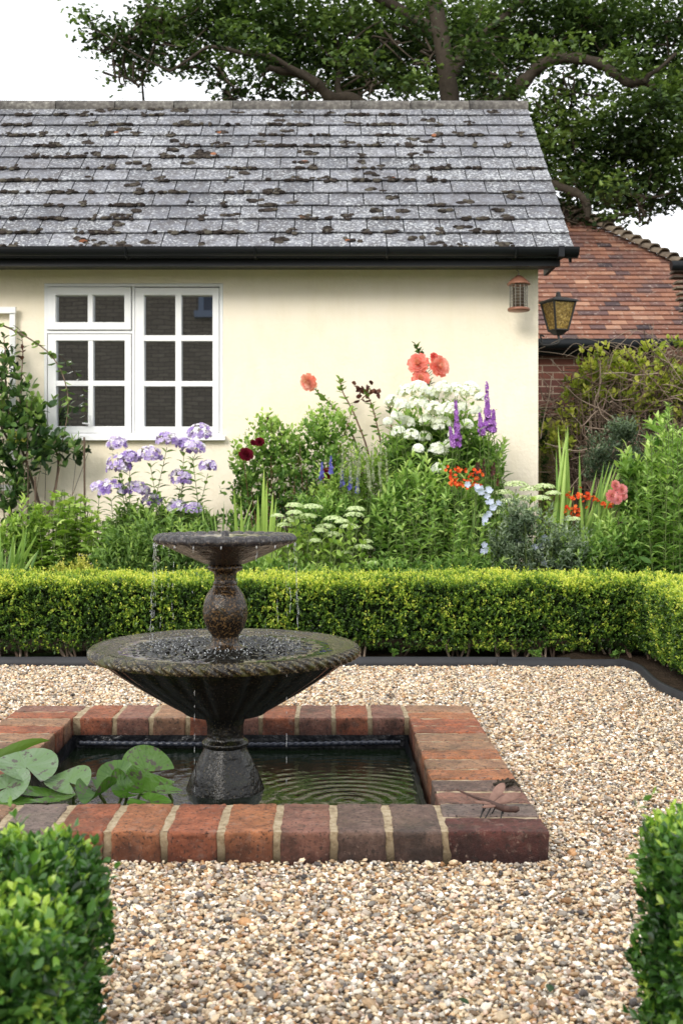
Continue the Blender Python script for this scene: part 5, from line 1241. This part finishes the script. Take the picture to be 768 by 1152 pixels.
front_ = [(470, 20, 22, 20, .5), (530, 30, 24, 22, .5), (470, 95, 26, 16, .5), (545, 62, 26, 20, .6), (560, 100, 24, 20, .5), (640, 50, 24, 12, .5), (700, 70, 26, 14, .6), (740, 110, 20, 18, .5), (300, 55, 24, 12, .5), (260, 40, 20, 14, .5), (620, 195, 20, 12, .5), (690, 215, 24, 14, .6), (590, 60, 20, 14, .5), (400, 70, 30, 16, .6)]
blobs += front_
blobs += [(x, y, 70, 55, .8) for x in range(200, 900, 90) for y in (-60, -150)]+[(860, y, 70, 60, .8) for y in (20, 110, 200)]
for (bx, by, rx, ry, w_) in blobs:
    area = rx*ry*3.14; nc = int(area/(66 if bx < 230 else 60)*w_)
    if by < -20: nc = nc//3
    d = rdir(nc)*rng.uniform(.2, 1, (nc, 1))**.45; Yb = 14.1+rng.normal(0, .2)
    if abs(bx-500) < 62: Yb += 1.1
    if (bx, by, rx, ry, w_) in front_: Yb = 12.9
    c = W(bx, by, Yb); q = Yb/FOC; C = c+d*np.array([rx*q, min(.7, max(rx, ry)*q*1.2), ry*q])
    nl = 20; n = nc*nl; PP = np.repeat(C, nl, 0)+rng.normal(0, .10, (n, 3))*[1, 1, .55]
    tn = .42+.24*np.repeat(d[:, 2], nl)+rng.normal(0, .1, n)+.22*vn(PP, 1.5)+np.repeat(rng.normal(0, .1, nc), nl)  # light from above put into the tone: lobes paler on top, darker beneath
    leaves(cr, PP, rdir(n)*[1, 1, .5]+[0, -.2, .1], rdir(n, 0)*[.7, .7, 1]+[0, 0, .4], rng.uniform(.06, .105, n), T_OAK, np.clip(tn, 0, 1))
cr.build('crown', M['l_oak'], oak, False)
tw = MB()
for (bx, by, rx, ry, w_) in blobs[:44]:
    c = W(bx, by, 14)
    for k in range(7):
        e = W(bx+random.uniform(-rx, rx)*.9, by+random.uniform(-ry, ry)*.9, 14+random.gauss(0, .2)); tube(tw, smoothpath([c+rng.normal(0, .1, 3), (c+e)/2+rng.normal(0, .06, 3), e], 4), np.linspace(.018, .005, 9), 5, .4, False)
tw.build('twigs', M['bark'], oak)

# ================================================================== water lily
M['pad'] = None
m, t, p_, o_ = newmat('lily_pad')
c = ramp(t, attr(t).outputs['Fac'], [(0, (.03, .09, .01)), (.35, (.10, .22, .03)), (.55, (.15, .28, .07)), (.8, (.19, .30, .14)), (1, (.29, .38, .25))])
c = mix(t, ramp(t, tex(t, 38, 4, .7), [(.56, G(0)), (.6, G(.8))]), c, (.10, .06, .07))
t.links.new(c, p_.inputs['Base Color']); p_.inputs['Roughness'].default_value = .14; bump(t, p_, tex(t, 40, 4), .7, .006)
tl = t.nodes.new('ShaderNodeBsdfTranslucent'); t.links.new(c, tl.inputs[0]); ms = t.nodes.new('ShaderNodeMixShader'); ms.inputs[0].default_value = .25
t.links.new(p_.outputs[0], ms.inputs[1]); t.links.new(tl.outputs[0], ms.inputs[2]); t.links.new(ms.outputs[0], o_.inputs[0]); M['pad'] = m
lily = thing('water_lily', 'crowded water lily leaves rising from the near left corner of the pool', 'water plant', (-.62, 2.78, -.03))
lst = MB()
def pad(px, py, Y, rr, nrm, rot, curl=.25, tone=.6, ry=1.0):
    c = W(px, py, Y); nv = unit(np.array(nrm, float)); a = unit(np.cross(nv, [0, 1, .01])); b = np.cross(nv, a)
    na, nr_ = 120, 8; V = []; T_ = []
    for i in range(nr_+1):
        q = i/nr_
        for j in range(na+1):
            th = rot+R(14)*(1-0*q)+(2*math.pi-R(28))*j/na
            e = rr*q*(1+.03*math.sin(3*th+rot)); x, y_ = e*math.cos(th), e*math.sin(th)*ry
            z = curl*rr*(q**2.2)*(.5+.5*math.sin(2*th+rot*3))+.02*rr*math.cos(20*th)*q*.25
            V.append(c+a*x+b*y_+nv*z); T_.append(tone+.1*(q-.5)-.16*max(0, math.cos(18*th))**6*q+.05*math.sin(5*th+q*4))
    F = [(i*(na+1)+j, (i+1)*(na+1)+j, (i+1)*(na+1)+j+1, i*(na+1)+j+1) for i in range(nr_) for j in range(na)]
    mb = MB(); mb.add(np.array(V), np.array(F), np.clip(T_, 0, 1)); mb.build('leaf', M['pad'], lily)
    tube(lst, smoothpath([c-nv*.002, c-nv*.03+[0, .02, -.02], np.array([-.62+(c[0]+.62)*.5, 2.8, -.1])], 5), .004, 6, .5)
pad(166, 868, 2.86, .072, (.35, -.75, .6), 3.6, .25, .42, .85)
pad(132, 874, 2.80, .047, (-.35, -.6, .75), 1.0, .5, .22)
pad(78, 880, 2.78, .058, (-.1, -.45, .9), 2.2, .3, .68, .8)
pad(30, 863, 2.80, .078, (.1, -.35, .92), 2.0, .22, .8, .85)
pad(8, 886, 2.74, .066, (-.2, -.5, .85), .4, .3, .82, .8)
pad(-40, 880, 2.78, .075, (.1, -.3, .95), 1.5, .3, .8)
pad(55, 896, 2.73, .066, (.1, -.15, 1), .7, .2, .3, .6)
pad(112, 893, 2.72, .05, (-.3, -.3, .9), 5.2, .9, .12, .6)
pad(143, 890, 2.74, .05, (.4, -.35, .85), 2.9, .7, .18, .7)
pad(168, 902, 2.68, .052, (.02, -.08, 1), 5.6, .1, .35, .9)
pad(20, 905, 2.69, .06, (0, -.1, 1), 3.3, .15, .25, .6)
pad(190, 890, 2.8, .035, (.1, -.1, 1), 3.3, .15, .6, .8)
build_each(lst, 'stalk', M['stem_green'], lily)
mb = MB(); blade(mb, W(-30, 872, 3.0), W(57, 833, 3.15), .03, .3, .1); blade(mb, W(-40, 868, 3.02), W(30, 845, 3.12), .022, .35, .1); mb.build('leaf_blade', M['l_lime'], lily, False)

# ================================================================== dragonfly ornament
M['rust'] = tonemat('rusty_iron', [(0, (.05, .028, .022)), (.5, (.17, .09, .07)), (1, (.34, .2, .15))], .75, .4, 60, .9, .5, 140, .003)
dg = thing('dragonfly_ornament', 'rusty metal dragonfly ornament perched on the brick corner of the pool', 'ornament', (W(552, 0, 2.54)[0], 2.54, TOP))
mb = MB(); P = smoothpath([W(513, 888, 2.60), W(534, 897, 2.57), W(548, 902, 2.55), W(562, 908, 2.53), W(573, 910.5, 2.51), W(583, 910, 2.50)], 6)
tube(mb, P, np.interp(np.linspace(0, 1, len(P)), [0, .3, .45, .7, .86, .93, 1], [.0018, .0035, .0065, .0075, .0065, .008, .005]), 10, .15); mb.build('body', M['rust'], dg)
def wing(root_, tip_, wid, name='wing'):
    mb = MB(); a, b = np.asarray(root_), np.asarray(tip_); m_ = 14; t_ = np.linspace(0, 1, m_); ax = b-a; sd = unit(np.cross(ax, [0, -.8, .5])); nv = unit(np.cross(sd, ax))
    ww = wid*np.sin(np.clip(t_*.93+.07, 0, 1)*math.pi)**.55*(.55+.45*t_)
    rows = []
    for s_, o in ((-1, 0), (-.5, .0015), (0, .0005), (.5, .0015), (1, 0)): rows.append(a+ax*t_[:, None]+sd*(ww*s_)[:, None]+nv*(o+.004*np.sin(t_*math.pi)[:, None]))
    V = np.concatenate(rows); V2 = V-nv*.0018; i = np.arange(m_-1); F = np.concatenate([np.stack([i+k*m_, i+1+k*m_, i+1+(k+1)*m_, i+(k+1)*m_], 1) for k in range(4)])
    mb.add(V, F, .8); mb.add(V2, F[:, ::-1], .3); mb.build(name, M['rust'], dg)
wing(W(550, 903, 2.555), W(567, 881, 2.60), .0135); wing(W(556, 904, 2.55), W(585, 893, 2.57), .012)
wing(W(554, 905, 2.54), W(533, 902, 2.535), .0045); wing(W(560, 907, 2.535), W(541, 908, 2.525), .0045)
mb = MB()
for k in range(6):
    x = 540+k*5; r_ = W(x+3, 905, 2.55); f = W(x+random.uniform(-5, 3), 0, 2.535+(.02 if k % 2 else -.01)); f[2] = TOP-.001
    tube(mb, smoothpath([r_, (r_+f)/2+[.003, -.003, .006], f], 4), .0016, 5, .1)
mb.build('legs', M['iron'], dg)
mb = MB()
for k in range(16): tube(mb, smoothpath([W(552+random.gauss(4, 6), 0, 2.78)*[1, 1, 0]+[.02, random.uniform(-.01, .03), TOP+.006], W(560+random.gauss(0, 6), 0, 2.8)*[1, 1, 0]+[.03, random.uniform(-.01, .03), TOP+random.uniform(.004, .014)]], 3), .0032, 5, .3)
tag(mb.build('dead_leaf', M['bark']), 'scrap of dried brown leaf lying on the side bricks behind the dragonfly', 'dead leaf')

# repeats of a kind share a group
GRP = {'box_hedge': 'clipped box hedges around the gravel', 'sedum': 'sedums in the flower bed', 'crocosmia': 'crocosmia clumps in the flower bed', 'garden_cane': 'canes in the flower bed', 'climbing_rose': 'climbing roses on the cottage wall', 'leafy_perennial': 'leafy perennials in the flower bed'}
for o in list(col.objects):
    if o.parent is None and 'group' not in o and o.name.split('.')[0] in GRP: o['group'] = GRP[o.name.split('.')[0]]
